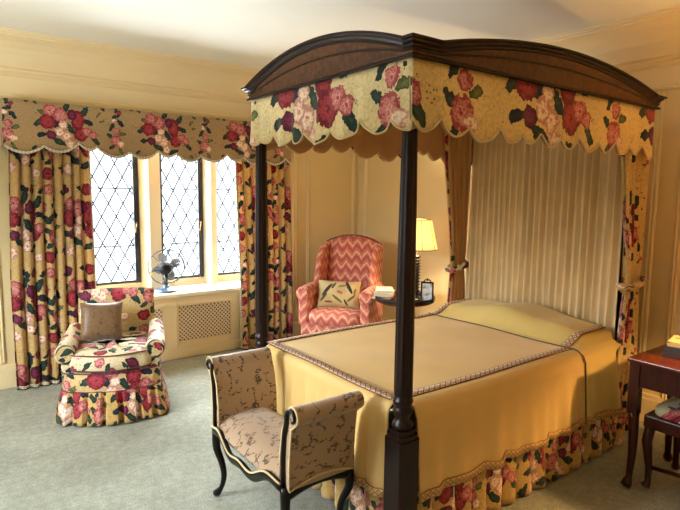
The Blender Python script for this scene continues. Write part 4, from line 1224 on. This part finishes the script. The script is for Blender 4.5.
for k in range(6):
    a = 2 * pi * k / 6 + .3; cg.tube([(RC * cos(a), .045, zc + RC * sin(a)), (.07 * cos(a), .02, zc + .07 * sin(a)), (.045 * cos(a), -.0, zc + .045 * sin(a))], .003, 5)
cg.build('wire_cage', M['black'], fa)
cord = [(1.60, 4.74, WZ0 + .006), (1.52, 4.80, WZ0 + .005), (1.44, 4.86, WZ0 + .005), (1.40, 4.80, WZ0 + .005), (1.36, 4.72, WZ0 + .005)]
MB().tube([tuple((Matrix.Translation((1.615, 4.77, WZ0)) @ Matrix.Rotation(radians(-24), 4, 'Z')).inverted() @ Vector(p)) for p in cord], .004, 6).build('power_cord', M['black'], fa)

# ------------------------------------------------------------------ writing table, stool, books and its lamp
DX0, DX1, DY0, DY1, DZ = 2.755, 3.28, .05, 1.265, .69
dk = thing('writing_table', 'dark mahogany writing table at the right of the bed', 'desk', ((DX0 + DX1) / 2, (DY0 + DY1) / 2, 0))
cx, cy = (DX0 + DX1) / 2, (DY0 + DY1) / 2; hx, hy = (DX1 - DX0) / 2, (DY1 - DY0) / 2
MB().box((0, 0, DZ - .011), (2 * hx, 2 * hy, .022)).build('tabletop', M['mahogY'], dk, bevel=.006, bseg=3)
m = MB(); a_ = .02
m.box((-hx + a_ + .01, 0, DZ - .082), (.02, 2 * hy - .06, .12)).box((hx - a_ - .01, 0, DZ - .082), (.02, 2 * hy - .06, .12))
m.box((0, hy - a_ - .01, DZ - .082), (2 * hx - .05, .02, .12)).box((0, -hy + a_ + .01, DZ - .082), (2 * hx - .05, .02, .12))
m.build('apron', M['mahog'], dk, bevel=.002)
dr = MB().box((-hx + a_ - .004, .0, DZ - .082), (.01, .60, .085)).build('drawer', M['mahog'], dk, bevel=.003)
for y in (-.18, .18): MB().sphere((-hx + a_ - .02, y, DZ - .082), (.01, .012, .012), 10, 6).build('knob', M['brass'], dr)
for sx in (-1, 1):
    for sy in (-1, 1):
        m = MB(); X, Y = sx * (hx - .035), sy * (hy - .035)
        m.box((X, Y, (DZ - .022 + .40) / 2), (.048, .048, DZ - .022 - .40))
        pts = []; rr = []
        for k in range(15):
            t = k / 14; z_ = .41 * (1 - t) + .0
            kick = -.012 * sin(pi * min(1, t * 1.15)) + (.022 * max(0, (t - .86) / .14))
            d_ = (1, 0) if False else (sx, sy * .2)
            pts.append((X + d_[0] * kick, Y + d_[1] * kick, max(.014, z_))); rr.append(.027 * (1 - t) + .014 * t + (.010 if k >= 13 else 0))
        m.tube(pts, rr, 12); m.build('leg', M['mahog'], dk)
# books on the desk
z = DZ
q0 = (3.03, 1.055)
for (w, d, h, cv, lb, rz) in ((.19, .26, .030, M['bk_brown'], 'dark grey book, lowest of the stack on the writing table', 8), (.185, .25, .024, M['bk_grey'], 'slate book under the patterned one on the writing table', 8), (.17, .235, .026, M['jacket'], 'book with gold patterned jacket, topmost on the writing table', 12)):
    book('book', lb, (q0[0], q0[1], z + .0005), radians(rz), w, d, h, cv, 'books on the writing table'); z += h + .001
# stool with a floral seat pushed partly under the table
st = thing('dressing_stool', 'dark wooden stool with padded floral seat, partly under the writing table', 'stool', (3.022, .945, 0), 0)
sx_, sy_ = .20, .25
m = MB().box((0, 0, .365), (2 * sx_, 2 * sy_, .07)); m.build('seat_rail', M['mahog'], st, bevel=.01)
rbox((0, 0, .415), (2 * sx_ - .03, 2 * sy_ - .03, .075), e=3.4).build('seat_pad', M['stoolf'], st)
for a in (-1, 1):
    for b_ in (-1, 1):
        MB().tube([(a * (sx_ - .03), b_ * (sy_ - .03), .36), (a * (sx_ - .015), b_ * (sy_ - .02), .26), (a * (sx_ - .035), b_ * (sy_ - .03), .12), (a * (sx_ - .035), b_ * (sy_ - .03), .035), (a * (sx_ - .018), b_ * (sy_ - .025), .016)], [.026, .024, .017, .015, .024], 12).build('leg', M['mahog'], st)
    MB().tube([(a * (sx_ - .035), -(sy_ - .03), .12), (a * (sx_ - .06), 0, .13), (a * (sx_ - .035), sy_ - .03, .12)], .011, 8).build('stretcher', M['mahog'], st)
MB().tube([(-(sx_ - .06), 0, .13), (0, 0, .125), (sx_ - .06, 0, .13)], .011, 8).build('stretcher', M['mahog'], st)
# the table lamp, just out of frame
tl = thing('table_lamp', 'brass table lamp with cream shade at the far right of the writing table', 'lamp', (3.02, .60, DZ))
MB().lathe([(.07, 0), (.07, .015), (.03, .03), (.02, .06), (.05, .12), (.055, .18), (.03, .26), (.012, .3), (.01, .42)], n=24).build('lamp_base', M['brass'], tl)
shade(tl, .19, .11, .38, .62)

# ------------------------------------------------------------------ light
def lamp(nm, kind, loc, power, col, size=.05, rot=None, **kw):
    d = bpy.data.lights.new(nm, kind); d.energy = power; d.color = col
    if kind == 'POINT': d.shadow_soft_size = size
    o = bpy.data.objects.new(nm, d); COL.objects.link(o); o.location = loc
    if rot: o.rotation_euler = rot
    for k, v in kw.items(): setattr(d, k, v)
    return o
WARM = (1.0, .74, .42)
l1 = lamp('bulb', 'POINT', (0, 0, .56), 20, WARM, .04); l1.parent = lp
l2 = lamp('bulb', 'POINT', (0, 0, .50), 58, (1.0, .58, .22), .04); l2.parent = tl
# daylight: overcast sky outside the windows, portals only guide the sampling
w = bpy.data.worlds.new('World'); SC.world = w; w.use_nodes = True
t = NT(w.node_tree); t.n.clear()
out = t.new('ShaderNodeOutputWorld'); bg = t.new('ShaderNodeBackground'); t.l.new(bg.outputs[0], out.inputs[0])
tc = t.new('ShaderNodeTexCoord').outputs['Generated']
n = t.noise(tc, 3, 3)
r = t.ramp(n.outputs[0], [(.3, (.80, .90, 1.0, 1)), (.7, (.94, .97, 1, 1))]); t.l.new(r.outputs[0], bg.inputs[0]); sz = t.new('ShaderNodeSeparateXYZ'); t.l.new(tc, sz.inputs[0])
sg_ = t.ramp(t.math('MULTIPLY_ADD', sz.outputs[2], 1.0, .5), [(.12, (.8, .8, .8, 1)), (.27, (.72, .72, .72, 1)), (.33, (.04, .04, .04, 1)), (.56, (.04, .04, .04, 1)), (.72, (1, 1, 1, 1))])   # glow added below to lift the ceiling, dim horizon band, overcast sky above
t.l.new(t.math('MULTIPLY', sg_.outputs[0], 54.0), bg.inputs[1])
p = lamp('window_portal', 'AREA', ((WX0 + WX1) / 2, YO + .06, 1.32), 1, (1, 1, 1), rot=(radians(-90), 0, 0)); p.data.shape = 'RECTANGLE'; p.data.size = 1.7; p.data.size_y = 1.36; p.data.cycles.is_portal = True
p = lamp('side_window_portal', 'AREA', (XL - .22, (LWY0 + LWY1) / 2, (LWZ0 + LWZ1) / 2), 1, (1, 1, 1), rot=(0, radians(-90), 0)); p.data.shape = 'RECTANGLE'; p.data.size = LWZ1 - LWZ0; p.data.size_y = LWY1 - LWY0; p.data.cycles.is_portal = True
# fill light added behind the camera, shaped as a ceiling fixture
cf = thing('fill_lamp', 'added fill lamp in a glass bowl, unseen behind the viewpoint', 'lamp', (.3, -.4, ZC))
MB().lathe([(.0, -.13), (.08, -.12), (.14, -.085), (.16, -.04), (.16, -.02)], n=28, cap=False).build('glass_bowl', M['glass'], cf)
MB().lathe([(.17, -.02), (.17, 0)], n=28).build('ceiling_plate', M['brass'], cf)
l3 = lamp('bulb', 'POINT', (0, 0, -.22), 4, (1.0, .50, .17), .12); l3.parent = cf  # weak warm fill for the camera side of the room

# ------------------------------------------------------------------ camera
cd = bpy.data.cameras.new('Camera'); cam = bpy.data.objects.new('Camera', cd); COL.objects.link(cam); SC.camera = cam
cd.sensor_width = 36; cd.lens = 542.5 / 680 * 36; cd.clip_start = .02
yaw, pitch, roll = radians(53.33), radians(-6.62), radians(.664)
f = Vector((cos(yaw) * cos(pitch), sin(yaw) * cos(pitch), sin(pitch))); rr_ = Vector((sin(yaw), -cos(yaw), 0)); uu = rr_.cross(f)
c_, s_ = cos(roll), sin(roll); rr2 = rr_ * c_ + uu * s_; uu2 = uu * c_ - rr_ * s_
mt_ = Matrix((rr2, uu2, -f)).transposed().to_4x4(); mt_.translation = (0, 0, 1.5); cam.matrix_world = mt_
vs = SC.view_settings; SC.display_settings.display_device = 'sRGB'; vs.view_transform = 'Standard'; vs.look = 'None'; vs.gamma = 1; vs.use_curve_mapping = False; vs.exposure = 0.42
SC.cycles.max_bounces = 8; SC.cycles.diffuse_bounces = 5; SC.cycles.sample_clamp_indirect = 6
